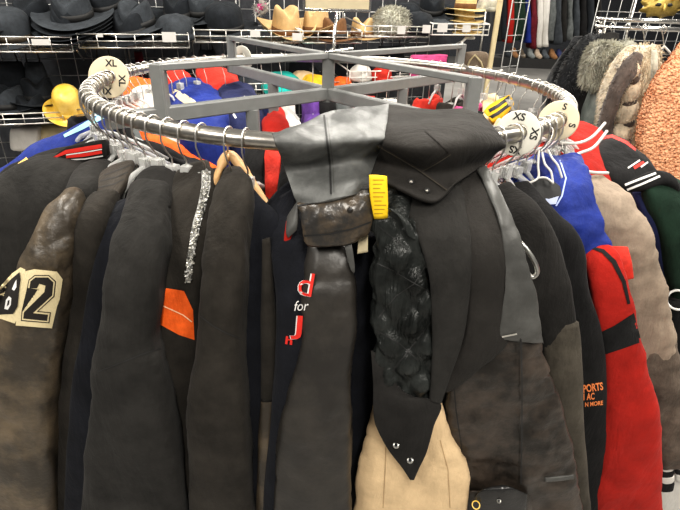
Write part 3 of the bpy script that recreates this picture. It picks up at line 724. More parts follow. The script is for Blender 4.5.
# wool body over the rail
g = [[(388, 104, 1.44), (414, 107, 1.44), (440, 109, 1.44), (466, 110, 1.44), (482, 115, 1.435)],
     [(387, 122, 1.44), (413, 126, 1.44), (442, 127, 1.44), (472, 126, 1.44), (496, 129, 1.43)],
     [(383, 142, 1.425), (409, 147, 1.425), (440, 148, 1.425), (474, 146, 1.422), (506, 145, 1.412)]]
g = [[(a, b, Yz(a, b, c)) for a, b, c in r] for r in g]
g += [[(376, 160, .755), (402, 168, .73), (436, 174, .725), (468, 165, .755), (498, 154, .81)],
      [(371, 174, .72), (398, 187, .69), (432, 202, .68), (455, 184, .715), (484, 165, .78)]]
fl = patch('collar', g, M['canvas'], j, sub=8, amp=.003, freq=16, stretch=.8, seed=15, thick=.006)
t = bvh(fl)
decal('collar_seam_crease', t, [strip([(378, 145), (396, 155), (418, 168), (448, 189)], 1.6), strip([(421, 170), (436, 162), (450, 153)], 1.5), strip([(450, 153), (440, 143), (425, 130)], 1.4)], M['threadblack'], j, .003)  # seam and crease shade drawn as dark strips
decal('collar_fold_light', t, [strip([(378, 146.6), (396, 156.6), (418, 169.6), (447, 190)], 1), strip([(422, 171.5), (437, 163.5), (451, 154.5)], 1)], M['olive'], j, .0028)  # lit side of the crease painted on as paler strips
for x, y in ((411, 182), (427, 191)): snap('snap', t, x, y, 3.2, M['ink'], M['steel'], j)
loft('side_panel', [(440, 180, 486, 168, .77, .78, .02), (446, 200, 492, 192, .73, .725, .04), (455, 226, 502, 222, .685, .69, .05), (462, 260, 507, 258, .66, .665, .05), (465, 300, 507, 298, .65, .655, .05), (463, 335, 507, 330, .643, .648, .04), (454, 362, 504, 345, .642, .65, .025), (448, 378, 482, 364, .645, .652, .016), (445, 392, 460, 384, .65, .655, .006)], M['canvas'], j, seed=17, amp=.004, N=36)
loft('facing', [(374, 168, 470, 166, .79, .79, .02), (384, 184, 470, 184, .75, .75, .03), (402, 205, 466, 206, .705, .70, .03), (418, 236, 470, 238, .66, .665, .03), (430, 285, 470, 284, .64, .645, .03), (433, 335, 463, 335, .63, .635, .025), (432, 375, 449, 378, .625, .63, .02), (430, 400, 441, 402, .62, .625, .016)], M['charcoal'], j, seed=18, amp=.002, N=36)
li = loft('quilted_lining', [(372, 182, 402, 186, .735, .73, .02), (371, 205, 414, 206, .705, .70, .04), (371, 240, 427, 238, .68, .675, .06), (371, 290, 436, 286, .665, .66, .06), (373, 340, 438, 336, .655, .65, .06), (380, 380, 438, 378, .648, .64, .05), (386, 404, 436, 404, .64, .635, .02)], M['lining'], j, seed=19, amp=.005, freq=30, stretch=.8, N=80, sub=14, crease=.003, quilt=.012)
decal('quilt_stitch', bvh(li), [strip([(374, 262), (392, 270), (412, 282), (430, 292)], 1), strip([(378, 318), (396, 296), (414, 284), (428, 262)], 1), strip([(376, 330), (400, 344), (420, 362)], 1), strip([(392, 372), (412, 346), (434, 318)], 1), strip([(378, 226), (396, 240), (408, 250)], 1)], M['ink'], j, .001)
loft('lining_edge', [(388, 208, 402, 214, .668, .668, .006), (398, 216, 412, 226, .66, .66, .006), (408, 236, 416, 240, .655, .655, .004)], M['lining'], j, amp=.001)
tb = patch('pointed_tab', [
    [(371, 352, .645), (373, 352, .645), (377, 354, .645), (380, 356, .645), (382, 356, .645)],
    [(373, 385, .635), (380, 386, .632), (388, 388, .63), (396, 390, .628), (402, 392, .626)],
    [(373, 408, .628), (390, 404, .618), (408, 402, .614), (425, 402, .616), (440, 402, .622)],
    [(376, 426, .625), (391, 426, .613), (405, 426, .61), (420, 426, .612), (434, 426, .618)],
    [(388, 450, .62), (397, 450, .612), (407, 450, .61), (417, 450, .612), (427, 450, .616)],
    [(402, 468, .617), (406, 468, .614), (410, 468, .613), (415, 468, .614), (419, 468, .615)],
    [(410, 480, .616), (411, 480, .615), (412, 480, .615), (413, 480, .615), (414, 480, .616)]], M['black2'], j, sub=6, amp=.0015, thick=.005, seed=3)
t = bvh(tb)
for x, y in ((396, 445), (410, 460)): snap('snap', t, x, y, 3.2, M['silvertrim'], M['felt'], j)
loft('inner_body', [(350, 236, 392, 236, .75, .75, .03), (346, 280, 388, 280, .745, .745, .04), (344, 340, 388, 340, .74, .74, .04), (342, 400, 386, 400, .74, .74, .04), (342, 450, 380, 450, .74, .74, .04), (342, 545, 376, 545, .74, .74, .04)], M['navyblack'], j, seed=23, amp=.003)  # navy black loft filling the shadowed gap beside the lining
# tags
yt = patch('price_tag', [[(369, 175, .675), (378, 175, .675), (387, 176, .68)], [(370, 197, .672), (379, 197, .67), (388, 197, .675)], [(374, 219, .675), (381, 219, .672), (388, 218, .675)]], M['tagyellow'], j, sub=4, thick=.0012)
t = bvh(yt)
decal('tag_print', t, [strip([(373 + (k > 4) * 1.2, 180 + k * 4.2), (384 + .4 * k - (k % 3) * 2.2, 180 + k * 4.2)], .9) for k in range(9)], M['tagprint'], yt, .0008)
patch('paper_tag', [[(358, 232, .70), (363, 231, .70), (368, 231, .70)], [(358, 243, .69), (363, 242, .69), (368, 242, .69)], [(357, 254, .685), (363, 253, .685), (368, 252, .685)]], M['cardcream'], j, sub=3, thick=.001)

# jackets right of the draped coat
j = front('wool_jacket', 'black jacket with silver zipper loop and olive grey lower panel', 298, M['black'], r1=.02)
so = loft('sleeve', [(494, 188, 512, 182, .85, .85, .02), (500, 215, 540, 208, .80, .795, .05), (508, 250, 559, 244, .77, .765, .07), (520, 290, 571, 286, .75, .745, .08), (532, 330, 578, 326, .74, .735, .08), (542, 370, 580, 366, .735, .732, .07)], M['black2'], j, seed=101, amp=.004)
loft('lower_panel', [(540, 325, 579, 322, .725, .725, .02), (546, 375, 582, 372, .72, .72, .05), (556, 430, 584, 430, .715, .715, .06), (566, 480, 587, 480, .712, .712, .06), (574, 545, 594, 545, .71, .71, .06)], M['olive'], j, seed=102, amp=.003)
zl = [(506, 232, .70), (513, 236, .695), (522, 244, .69), (530, 254, .685), (536, 265, .682), (537, 273, .682), (532, 277, .682), (526, 271, .684), (521, 260, .688), (514, 251, .694), (509, 244, .70)]
MB().tube([P(*q) for q in spline(zl, 5)], .0038, 8).obj('zipper', M['silvertrim'], j)
j = front('wool_jacket', 'plain black jacket with small orange chest lettering beside the red sleeve', 302, M['black'], r1=.02)
so = loft('sleeve', [(512, 184, 528, 182, .89, .89, .02), (526, 208, 556, 212, .85, .845, .04), (542, 240, 581, 240, .82, .815, .06), (556, 290, 589, 288, .80, .795, .06), (565, 340, 602, 338, .79, .785, .06), (570, 400, 608, 400, .785, .78, .06), (572, 470, 606, 470, .78, .78, .06), (574, 545, 602, 545, .78, .78, .06)], M['black'], j, seed=105, amp=.003)
t = bvh(so)
text_on('lettering', t, 'PORTS', (583.5, 393), (20, -3), (-1, -8), M['threadorange'], j, .002, .03)
text_on('lettering', t, '1 AC', (583.5, 400.5), (11, -1), (0, -7), M['threadorange'], j, .002, .03)
text_on('lettering', t, 'N MORE', (585, 407), (18, -2), (0, -4.5), M['threadorange'], j, .002, .03)

# blue jacket with open neck
j = front('nylon_jacket', 'royal blue jacket with open black neck and clear plastic hanger', 309, M['bluedark'], r1=.0, hl='clear plastic hanger inside the open blue jacket')
so = loft('front_panel', [(532, 156, 580, 156, 1.0, .99, .03), (514, 168, 588, 166, .965, .95, .05), (508, 182, 592, 180, .94, .92, .06), (520, 205, 597, 200, .90, .89, .06), (540, 230, 604, 226, .875, .865, .06), (560, 260, 612, 256, .86, .85, .06), (575, 320, 616, 320, .85, .85, .06), (580, 545, 616, 545, .85, .85, .06)], M['blue'], j, seed=111, amp=.006, freq=20, N=48, sub=10, crease=.004)
t = bvh(so)
decal('neck_opening', t, [[(517, 187), (528, 181), (540, 177), (551, 179), (560, 186), (562, 194), (553, 203), (541, 201), (528, 196)]], M['ink'], j, .002)
decal('neck_label', t, [[(530, 196), (549, 199), (559, 196), (556, 204), (543, 205)]], plain('pale blue label', (.45, .5, .68)), j, .003)
text_on('lettering', t, 'foce', (532, 202), (14, 0), (0, -6), M['ink'], j, .004, .01)
decal('grey_hood_lining', t, [[(522, 178), (530, 160), (546, 156), (556, 160), (554, 172), (541, 176)]], M['bluedark'], j, .0016)
decal('hood_seam', t, [strip([(560, 160), (566, 178), (562, 196), (556, 206)], 1.6)], plain('pale blue edge', (.35, .42, .7)), j, .003)
mb = MB()
for pts in ([(539, 150, .93), (538, 165, .91), (538, 178, .895), (526, 184, .885)], [(542, 152, .93), (545, 164, .91), (551, 172, .90), (553, 184, .89)], [(538, 178, .895), (546, 178, .89), (553, 183, .885)], [(548, 150, .94), (552, 158, .92), (558, 166, .91), (562, 178, .90)]):
    mb.tube([P(*q) for q in spline(pts, 6)], .0022, 6)
hg = thing('clothes_hanger', 'thin clear wire hanger frame hanging in front of the open blue jacket neck', 'hanger', tuple(P(540, 150, .93)))
mb.obj('arms', M['plasticwhite'], hg); MB().tube([P(*q) for q in spline([(545, 132, .96), (549, 126, .965), (553, 131, .96), (549, 142, .95), (541, 151, .93)], 6)], .0016, 6).obj('hook', M['wire'], hg)

# red jacket with black band
j = front('letterman_jacket', 'bright red jacket sleeve with one black band near the right edge', 315, M['red'], r1=.0, zn=1.31)
so = loft('sleeve', [(582, 246, 600, 243, .87, .86, .02), (583, 262, 620, 256, .835, .825, .05), (590, 300, 632, 292, .81, .80, .07), (597, 334, 637, 322, .80, .79, .08), (602, 366, 647, 360, .792, .785, .08), (600, 400, 655, 396, .786, .782, .09), (597, 440, 660, 440, .782, .78, .09), (589, 500, 662, 500, .778, .778, .09), (584, 548, 665, 545, .776, .776, .09)], M['red'], j, seed=121, amp=.004, N=48, sub=10, crease=.002)
t = bvh(so)
decal('sleeve_band', t, [[(597, 334), (614, 326), (634, 313), (638, 328), (641.5, 342), (622, 349), (603.5, 355)]], M['black'], j, .0015)
decal('shoulder_piping', t, [strip([(590, 247), (603, 251), (614, 262), (624, 282), (629, 304)], [2, 4, 5, 4, 3])], M['black'], j, .0015)
loft('collar', [(606, 246, 628, 247, .90, .90, .015), (612, 262, 632, 262, .885, .88, .03), (620, 280, 634, 278, .87, .87, .02)], M['redbright'], j, amp=.002)

# taupe jacket with striped cuff
j = front('suede_jacket', 'taupe suede jacket with striped knit cuff at the right end of the rack', 325, M['taupe'], r1=.0)
loft('upper_sleeve', [(578, 178, 602, 176, 1.04, 1.05, .02), (577, 190, 622, 191, 1.0, 1.02, .05), (586, 212, 638, 206, .975, .985, .07), (600, 242, 651, 233, .955, .96, .09), (610, 282, 662, 270, .945, .95, .09), (618, 325, 671, 310, .94, .94, .09), (628, 372, 677, 345, .93, .93, .07), (640, 400, 678, 362, .935, .935, .03)], M['taupe'], j, seed=131, amp=.005, freq=18, N=48, sub=10, stretch=.6, crease=.004)
loft('sleeve', [(622, 330, 672, 318, .945, .945, .07), (635, 370, 683, 368, .93, .93, .09), (646, 415, 688, 412, .926, .926, .09), (654, 450, 690, 448, .925, .925, .08), (658, 466, 690, 463, .925, .925, .06)], M['taupedark'], j, seed=132, amp=.005, freq=20, N=48, sub=10, stretch=.6, crease=.005)
for k, (y, mt) in enumerate(((464, 'white'), (469, 'black'), (476, 'white'), (481, 'black'))):
    loft('cuff_stripe', [(658, y, 674, y - 1, .93, .93, .03), (659, y + 3.2, 674, y + 2.2, .93, .93, .034), (659, y + 6.4 + (k == 3) * 2.5, 673, y + 5.4 + (k == 3) * 2.5, .93, .93, .03)], M[mt], j, amp=0)
j = front('canvas_jacket', 'cream jacket hem showing below the striped cuff at bottom right', 329, None, hang=None)
loft('body', [(650, 440, 700, 440, 1.02, 1.02, .05), (655, 480, 705, 480, 1.02, 1.02, .06), (655, 548, 705, 548, 1.02, 1.02, .06)], M['white'], j, seed=137)
j = front('wool_jacket', 'black jacket with striped knit cuff behind the taupe jacket', 331, None, hang=None)
loft('sleeve', [(668, 300, 700, 300, 1.0, 1.0, .05), (672, 400, 702, 400, .99, .99, .06), (674, 462, 702, 462, .99, .99, .05)], M['black'], j, seed=138)
for k, (y, mt) in enumerate(((462, 'white'), (467, 'black'), (474, 'white'))):
    loft('cuff_stripe', [(675, y, 700, y, .985, .985, .03), (675, y + 6, 700, y + 6, .985, .985, .03)], M[mt], j, amp=0)

# green and navy jacket
j = front('letterman_jacket', 'dark green and navy jacket with white striped collar at the right edge', 335, M['navy'], r1=.0)
loft('navy_panel', [(632, 190, 652, 186, 1.11, 1.12, .02), (638, 205, 664, 200, 1.075, 1.08, .05), (648, 240, 672, 236, 1.05, 1.05, .06), (660, 290, 684, 288, 1.04, 1.04, .06), (668, 360, 694, 360, 1.03, 1.03, .06)], M['navy'], j, seed=141)
loft('sleeve', [(640, 182, 664, 172, 1.09, 1.12, .02), (646, 192, 686, 190, 1.06, 1.08, .06), (656, 220, 694, 218, 1.035, 1.04, .07), (666, 256, 698, 254, 1.02, 1.03, .07), (672, 300, 704, 300, 1.015, 1.02, .07), (676, 380, 708, 380, 1.01, 1.01, .06)], M['green'], j, seed=142)
co = loft('collar', [(624, 184, 628, 192, 1.09, 1.08, .02), (640, 176, 645, 190, 1.085, 1.06, .03), (657, 171, 664, 184, 1.08, 1.055, .03), (672, 178, 676, 190, 1.07, 1.05, .03), (678, 200, 682, 210, 1.05, 1.04, .02)], M['black'], j, amp=.001)
t = bvh(co)
decal('collar_stripe', t, [strip([(625, 185), (640, 179), (656, 173)], 2.2), strip([(627, 190), (642, 184), (660, 176)], 2.2)], M['threadwhite'], j, .001, 4)
ringlet('white_letter', 678, 300, .985, 8, M['threadwhite'], j, .003)
# black jacket with red shoulder
j = front('wool_jacket', 'black jacket with red shoulder edge and white trim below the braided fur', 345, M['red'], r1=.0)
so = loft('sleeve', [(592, 142, 612, 134, 1.3, 1.33, .02), (592, 154, 626, 141, 1.24, 1.3, .05), (597, 168, 643, 158, 1.19, 1.24, .07), (610, 182, 656, 172, 1.15, 1.2, .07), (626, 205, 668, 196, 1.13, 1.15, .07), (640, 260, 680, 255, 1.11, 1.12, .07)], M['black'], j, seed=151)
t = bvh(so)
decal('shoulder_edge', t, [strip([(598, 139), (612, 136), (626, 142), (636, 150)], [2.5, 3, 3, 2])], M['threadred'], j, .001, 4)
decal('white_trim', t, [strip([(628, 168), (640, 160)], 1.6), strip([(641, 167), (648, 162)], 1.6)], M['threadwhite'], j, .001, 4)
decal('red_trim', t, [strip([(634, 168), (644, 162)], 3)], M['threadred'], j, .0008, 4)
j = front('nylon_jacket', 'red jacket with pale inner stripes beside the S divider', 350, M['red'], r1=.0)
loft('sleeve', [(562, 124, 584, 122, 1.38, 1.42, .02), (560, 138, 602, 132, 1.28, 1.36, .05), (566, 154, 604, 148, 1.2, 1.28, .06), (574, 172, 606, 168, 1.14, 1.2, .06), (580, 190, 612, 186, 1.1, 1.15, .05), (590, 240, 620, 240, 1.08, 1.08, .04)], M['red'], j, seed=155)
# two white plastic hangers sticking out at the right
for k, pts in enumerate(([(560, 143, 1.1), (578, 143, 1.1), (592, 137, 1.13), (605, 123, 1.17)], [(562, 160, 1.06), (580, 153, 1.08), (594, 147, 1.1), (607, 131, 1.13)], [(566, 158, 1.02), (574, 166, 1.02), (590, 172, 1.03), (608, 173, 1.05)])):
    h = thing('clothes_hanger', ['upper pale hanger arm sticking out beside the red jacket', 'lower pale hanger arm sticking out beside the red jacket', 'white hanger arm lying along the taupe jacket shoulder'][k], 'hanger', tuple(P(*pts[0])))
    MB().tube([P(*q) for q in spline(pts, 6)], .0034, 8).obj('arm', M['plasticwhite'], h)
    MB().tube([P(pts[0][0] - 2, pts[0][1] - 6, pts[0][2]), P(pts[0][0] - 4, pts[0][1] - 14, pts[0][2] + .01), P(*pts[0])], .0016, 6).obj('hook', M['wire'], h)

# ------------------------------------------------------------------ jackets on the far side of the ring
far = [(196, 'black', 'black jacket behind the hanger hooks at the left end of the rack', {}), (186, 'greycloth', 'grey jacket hanging under the XL divider', {}),
       (177, 'orange', 'orange jacket hanging just right of the XL divider', {}), (170, 'white', 'white jacket beside the orange one on the far left of the ring', {}),
       (165, 'redbright', 'bright red jacket behind the left end post of the rack frame', {}), (159, 'blue', 'royal blue jacket with cream stripe inside the rack', {}),
       (152, 'redbright', 'red jacket right of the royal blue one on the far side', {}), (146, 'navy', 'navy jacket with white trim on the far side of the ring', {}),
       (138, 'black2', 'black jacket left of the scarlet one on the far side', {}), (131, 'red', 'scarlet jacket on the far side seen below the crossed rails', {}),
       (124, 'black', 'black jacket with white sleeve stripe on the far side', {}), (117, 'navy', 'dark navy jacket behind the centre post', {}),
       (110, 'white', 'cream white jacket just left of the centre post', {}), (98.5, 'purple', 'purple jacket right behind the centre post', {}),
       (94, 'black', 'black jacket with white buckles on the far side', {}), (86, 'greycloth', 'grey jacket beside the orange red one far behind the coat', {}),
       (79, 'redbright', 'orange red jacket on the far side above the draped coat', {}), (71, 'white', 'pale grey striped jacket on the far side above the draped coat', {}),
       (63, 'black2', 'black jacket left of the vivid red one on the far side', {}), (55, 'redbright', 'vivid red jacket above the draped canvas collar', {}),
       (46, 'brownblack', 'brown black jacket right of the vivid red one', {}), (38, 'pink', 'pink and red patterned jacket by the right back post', {}),
       (28, 'black', 'black jacket by the right end post of the rack frame', {}), (17, 'beige', 'beige jacket beside the yellow striped collar', {}),
       (6, 'black2', 'black jacket with yellow striped knit collar on the right of the ring', {}), (356, 'maroon', 'maroon jacket left of the S divider', {})]
FJ = {}
CUSTOM = {131: ('red', [(266, 114, 282, 108, 1.62, 1.64, .03), (263, 132, 289, 128, 1.52, 1.54, .08), (264, 176, 287, 174, 1.42, 1.42, .08), (266, 230, 286, 230, 1.4, 1.4, .06)]),
          177: ('orange', [(126, 81, 150, 79, 1.86, 1.88, .03), (122, 88, 154, 85, 1.76, 1.8, .08), (124, 100, 158, 96, 1.66, 1.7, .1), (130, 130, 164, 126, 1.5, 1.5, .1), (136, 220, 168, 220, 1.45, 1.45, .1)]),
          170: ('white', [(130, 90, 156, 86, 1.72, 1.76, .02), (132, 97, 160, 92, 1.62, 1.66, .05), (138, 112, 166, 106, 1.52, 1.54, .06), (146, 200, 170, 200, 1.45, 1.45, .06)]),
          165: ('redbright', [(162, 70, 180, 68, 2.1, 2.12, .03), (160, 77, 188, 74, 2.02, 2.05, .08), (164, 90, 194, 86, 1.9, 1.92, .1), (170, 130, 200, 130, 1.72, 1.72, .1), (174, 200, 204, 200, 1.7, 1.7, .1)]),
          159: ('blue', [(172, 84, 186, 78, 1.88, 1.92, .03), (166, 94, 206, 84, 1.75, 1.82, .08), (170, 110, 222, 100, 1.6, 1.66, .11), (180, 140, 230, 132, 1.45, 1.48, .11), (186, 220, 226, 220, 1.42, 1.42, .1)]),
          152: ('redbright', [(200, 68, 214, 66, 2.1, 2.12, .03), (196, 75, 230, 71, 2.02, 2.06, .08), (200, 86, 238, 80, 1.9, 1.95, .1), (212, 120, 244, 120, 1.75, 1.75, .1), (216, 200, 244, 200, 1.7, 1.7, .1)]),
          146: ('navy', [(222, 88, 240, 84, 1.84, 1.86, .03), (218, 98, 254, 90, 1.74, 1.8, .08), (224, 116, 262, 108, 1.6, 1.64, .1), (230, 150, 262, 150, 1.5, 1.5, .1), (232, 230, 260, 230, 1.48, 1.48, .1)])}
for a, m_, lab, kw in far:
    zn_ = 1.235 if 60 <= a <= 141 else (1.265 if a < 60 or 141 < a < 190 else 1.30)
    FJ[a] = ring_jacket(a, M[m_], lab, collar=M[kw['collar']] if 'collar' in kw else None, tw=random.Random(a).uniform(-9, 9), thick=.044, zn=zn_)
    if a in CUSTOM: loft('inner_sleeve', CUSTOM[a][1], M[CUSTOM[a][0]], FJ[a], seed=a, amp=.008, freq=16, stretch=.7)
t = bvh([c for c in FJ[146].children if c.name.startswith('inner')])
decal('white_trim', t, [strip([(226, 104), (232, 112), (236, 118)], 2), strip([(244, 96), (250, 100)], 1.5)], M['threadwhite'], FJ[146], .002)
t = bvh([c for c in FJ[124].children if c.name.startswith(('body', 'sleeve'))])
decal('white_stripe', t, [strip([(287, 108), (293, 113), (299, 120)], 3)], M['threadwhite'], FJ[124], .002)
j = FJ[159]; so = [c for c in j.children if c.name.startswith('inner')]; t = bvh(so)
decal('shoulder_stripe', t, [strip([(173, 91), (181, 96), (192, 104), (200, 112)], [5, 8, 9, 8])], M['cream'], j, .002)
j = FJ[6]
co = loft('striped_collar', [(484, 112, 492, 122, 1.62, 1.56, .02), (490, 106, 500, 118, 1.62, 1.56, .05), (500, 100, 508, 111, 1.62, 1.58, .05), (509, 95, 514, 104, 1.64, 1.6, .02)], M['yellowcloth'], j, amp=.001)
t = bvh(co)
for d in (-3.2, 4.2): decal('collar_stripe', t, [strip([(489, 114 + d), (498, 109 + d), (510, 100 + d)], 3.4)], M['ink'], j, .002, 3)
loft('beige_panel', [(482, 98, 496, 94, 1.72, 1.74, .02), (482, 108, 500, 102, 1.66, 1.68, .04), (484, 122, 500, 118, 1.58, 1.58, .04)], M['beige'], j, amp=.003)
# inner dark coat with red plaid lining, seen between the coat on the wooden hanger and the leather sleeve
j = front('wool_coat', 'dark coat with red plaid lining between wooden hanger and draped leather sleeve', 262, None, hang=None, cat='coat')
loft('lining', [(266, 142, 284, 142, .93, .93, .01), (264, 165, 282, 162, .89, .89, .02), (264, 185, 280, 182, .86, .86, .02), (266, 210, 278, 208, .84, .84, .01)], M['redbright'], j, amp=.003)
loft('front_panel', [(246, 146, 266, 144, .96, .95, .02), (244, 175, 264, 172, .91, .90, .03), (246, 210, 268, 208, .87, .86, .03), (250, 300, 270, 300, .84, .84, .03)], M['black'], j, amp=.003)
loft('front_panel', [(281, 143, 296, 142, .93, .93, .02), (280, 170, 296, 168, .87, .87, .03), (276, 215, 296, 212, .83, .83, .03), (280, 300, 300, 300, .8, .8, .03)], M['black'], j, amp=.003)

# ------------------------------------------------------------------ spare hanger hooks crowded on the ring
proto = None
spots = [(172, 0), (175, 1), (178, 2), (181, 0), (184, 1), (187, 3), (190, 0), (193, -1), (198, 1), (201, 2), (208, 0), (217, 1), (219, -2), (226, 1), (231.5, -1), (233.5, 2), (239.5, 0), (246.5, 1), (255, 0), (300, 0), (306, 2), (312, 1), (318, -1), (321, 3), (324, 0), (327, 1), (334, 3), (337, -2), (340, 1), (342.5, 2), (347, 0), (353, 2), (359, 1), (2, -2), (10, 2), (22, 1), (33, 0), (43, 2), (52, 0), (142, 1), (149, 2), (155.5, 0), (162, 2), (168, 1)]
def group_of(a):
    if 165 <= a < 200: return 'hook hangers crowded beside the XL divider', 'bare silver hook hanger crowded on the rail beside the XL divider'
    if 200 <= a < 260: return 'hook hangers on the near left of the rail', 'bare silver hook hanger between jackets on the near left of the rail'
    if 295 <= a < 345: return 'hook hangers crowded by the XS and S dividers', 'bare silver hook hanger crowded on the rail by the XS and S dividers'
    if a >= 345 or a < 60: return 'hook hangers on the right back of the rail', 'bare silver hook hanger on the right back stretch of the rail'
    return 'hook hangers on the left back of the rail', 'bare silver hook hanger on the left back stretch of the rail'
for a, tw in spots:
    g_, l_ = group_of(a)
    if proto is None:
        proto = hanger_at(a, 'bare', 0, .07, l_, g_); base_a = a; o = proto
    else:
        o = proto.copy(); COL.objects.link(o)
        for ch in list(proto.children):
            c_ = ch.copy(); COL.objects.link(c_); c_.parent = o
    o.location = ring_pt(a); o.rotation_euler = (math.radians(tw * 2), 0, math.radians(a - base_a + tw * 4))
    o['label'] = l_; o['group'] = g_
wh = thing('wooden_hanger', 'pale wooden hanger of the brown black coat left of the draped leather sleeve', 'hanger', tuple(P(228, 150, .84)))
MB().tube([P(*q) for q in spline([(214, 186, .80), (220, 168, .83), (229, 155, .85), (240, 165, .84), (252, 183, .82), (262, 199, .80), (266, 207, .79)], 5)], [.006] * 6 + [.009] * 12 + [.008] * 12 + [.006], 10).obj('arms', M['wood'], wh)
MB().tube([P(228, 157, .85), P(227.5, 143, .84), P(227, 133, .83), P(225, 129, .85)], .0017, 6).obj('hook', M['wire'], wh)
# ------------------------------------------------------------------ hat display: grid panels, wire baskets, hats
def grid_panel(label, a, b, z0, z1, step=.088, mat='wiredark', group=None):
    a = V(a); b = V(b); th = thing('gridwall_panel', label, 'grid panel', (a.x, a.y, z0), group)
    d = (b - a); L = d.length; d.normalize(); mb = MB(); n = max(1, round(L / step)); m = round((z1 - z0) / step)
    for i in range(1, n): mb.tube([a + d * (L * i / n) + Zv * z0, a + d * (L * i / n) + Zv * z1], .0028, 5)
    for k in range(1, m): mb.tube([a + Zv * (z0 + (z1 - z0) * k / m), b + Zv * (z0 + (z1 - z0) * k / m)], .0028, 5)
    mb.obj('grid', M[mat], th)
    mb = MB(); mb.tube([a + Zv * z0, b + Zv * z0, b + Zv * z1, a + Zv * z1], .0048, 6, True); mb.obj('frame', M[mat], th)
    return th
def wpt(X, back=0, z=0): return V((X, W0 + WS * X, z)) + wback * back
xs = [-2.35, -1.74, -1.13, -.52, .09, .70]
gl = ['wire grid panel behind the hats at far left', 'wire grid panel behind the stacked black brims', 'wire grid panel behind the black bowler', 'wire grid panel behind the brown and tan hats', 'wire grid panel behind the fur hat and caps', ]
for i in range(5):
    grid_panel(gl[i], wpt(xs[i] + .01, .40), wpt(xs[i + 1] - .01, .40), .25, 2.05)
def shelf_z(px, py): return W(px, py).z
def basket(x0, x1, y0, y1, label, cards=(), mat='wire', depth=.36, group=None):
    """wire shelf with a lipped front; y0 / y1 pixel rows of the lip at the left and right ends"""
    a0, a1 = W(x0, y0[0]), W(x0, y0[1]); b0, b1 = W(x1, y1[0]), W(x1, y1[1])
    zt = (a0.z + b0.z) / 2; zb = (a1.z + b1.z) / 2
    th = thing('wire_basket_shelf', label, 'wire shelf', (a0.x, a0.y, zb), group)
    A = V((a0.x, a0.y, 0)); B = V((b0.x, b0.y, 0)); d = (B - A); L = d.length; d.normalize(); mb = MB(); r = .0042
    zm = (zt + zb) / 2
    for z in (zt, zb): mb.tube([A + Zv * z, B + Zv * z], r, 6)
    mb.tube([A + Zv * zm, B + Zv * zm], r * .8, 6)
    n = max(2, round(L / .085))
    for i in range(n + 1):
        q = A + d * (L * i / n); mb.tube([q + Zv * zt, q + Zv * zb, q + wback * depth + Zv * zb], r * .75, 5)
    for k in range(1, 5): mb.tube([A + wback * (depth * k / 4) + Zv * zb, B + wback * (depth * k / 4) + Zv * zb], r * .75, 5)
    for q in (A, B):
        mb.tube([q + Zv * zt, q + wback * depth + Zv * (zt + .03)], r, 5); mb.tube([q + wback * depth + Zv * zb, q + wback * depth + Zv * (zt + .05)], r, 5)
        mb.tube([q + wback * .12 + Zv * zb, q + wback * depth + Zv * (zb - .08)], r, 5)
    mb.obj('wire_frame', M[mat], th)
    for cx, cy0, cy1, w in cards:
        p = W(cx, cy0); q = W(cx, cy1); h = (p - q).length / 2; e = (W(cx + w, cy0) - W(cx - w, cy0)).length / 2
        MB().box((p + q) / 2 - wback * .006, e, .0012, h, (d, wback, Zv)).obj('price_card', M['paper'], th, False)
    return th, zb, A, d
S = {}
S['a'] = basket(-40, 70, (38, 53), (36, 51), 'upper wire shelf at far left under the leather banded cap', [(41, 39, 45, 9)])
S['b'] = basket(77, 188, (36, 50), (33, 46), 'upper wire shelf under the stacked black brims', [(100, 34, 37, 3), (169, 32, 42, 7)])
S['c'] = basket(194, 300, (31, 43), (30, 42), 'upper wire shelf under the black bowler and tan cowboy hat', [(255, 30, 37, 5), (297, 33, 41, 5)])
S['d'] = basket(303, 362, (32, 44), (31, 42), 'upper wire shelf under the brown felt hats', [])
S['e'] = basket(365, 430, (28, 38), (25, 36), 'upper wire shelf under the curly fur hat', [(401, 26, 34, 4), (426, 25, 33, 4)])
S['f'] = basket(433, 490, (25, 36), (23, 34), 'upper wire shelf under the stacked straw hats', [(442, 23, 32, 5), (466, 25, 32, 4)], 'wirewhite')
S['g'] = basket(-40, 62, (116, 127), (112, 122), 'lower wire shelf at far left under the gold hat')
S['h'] = basket(66, 150, (110, 121), (107, 118), 'lower wire shelf behind the XL divider')
S['i'] = basket(240, 345, (84, 96), (82, 94), 'lower wire shelf under the teal cap')
S['k'] = basket(350, 436, (74, 86), (68, 80), 'lower wire shelf under the pink bag', [(436, 66, 74, 5)], 'wirewhite')
UP = S['b'][1]

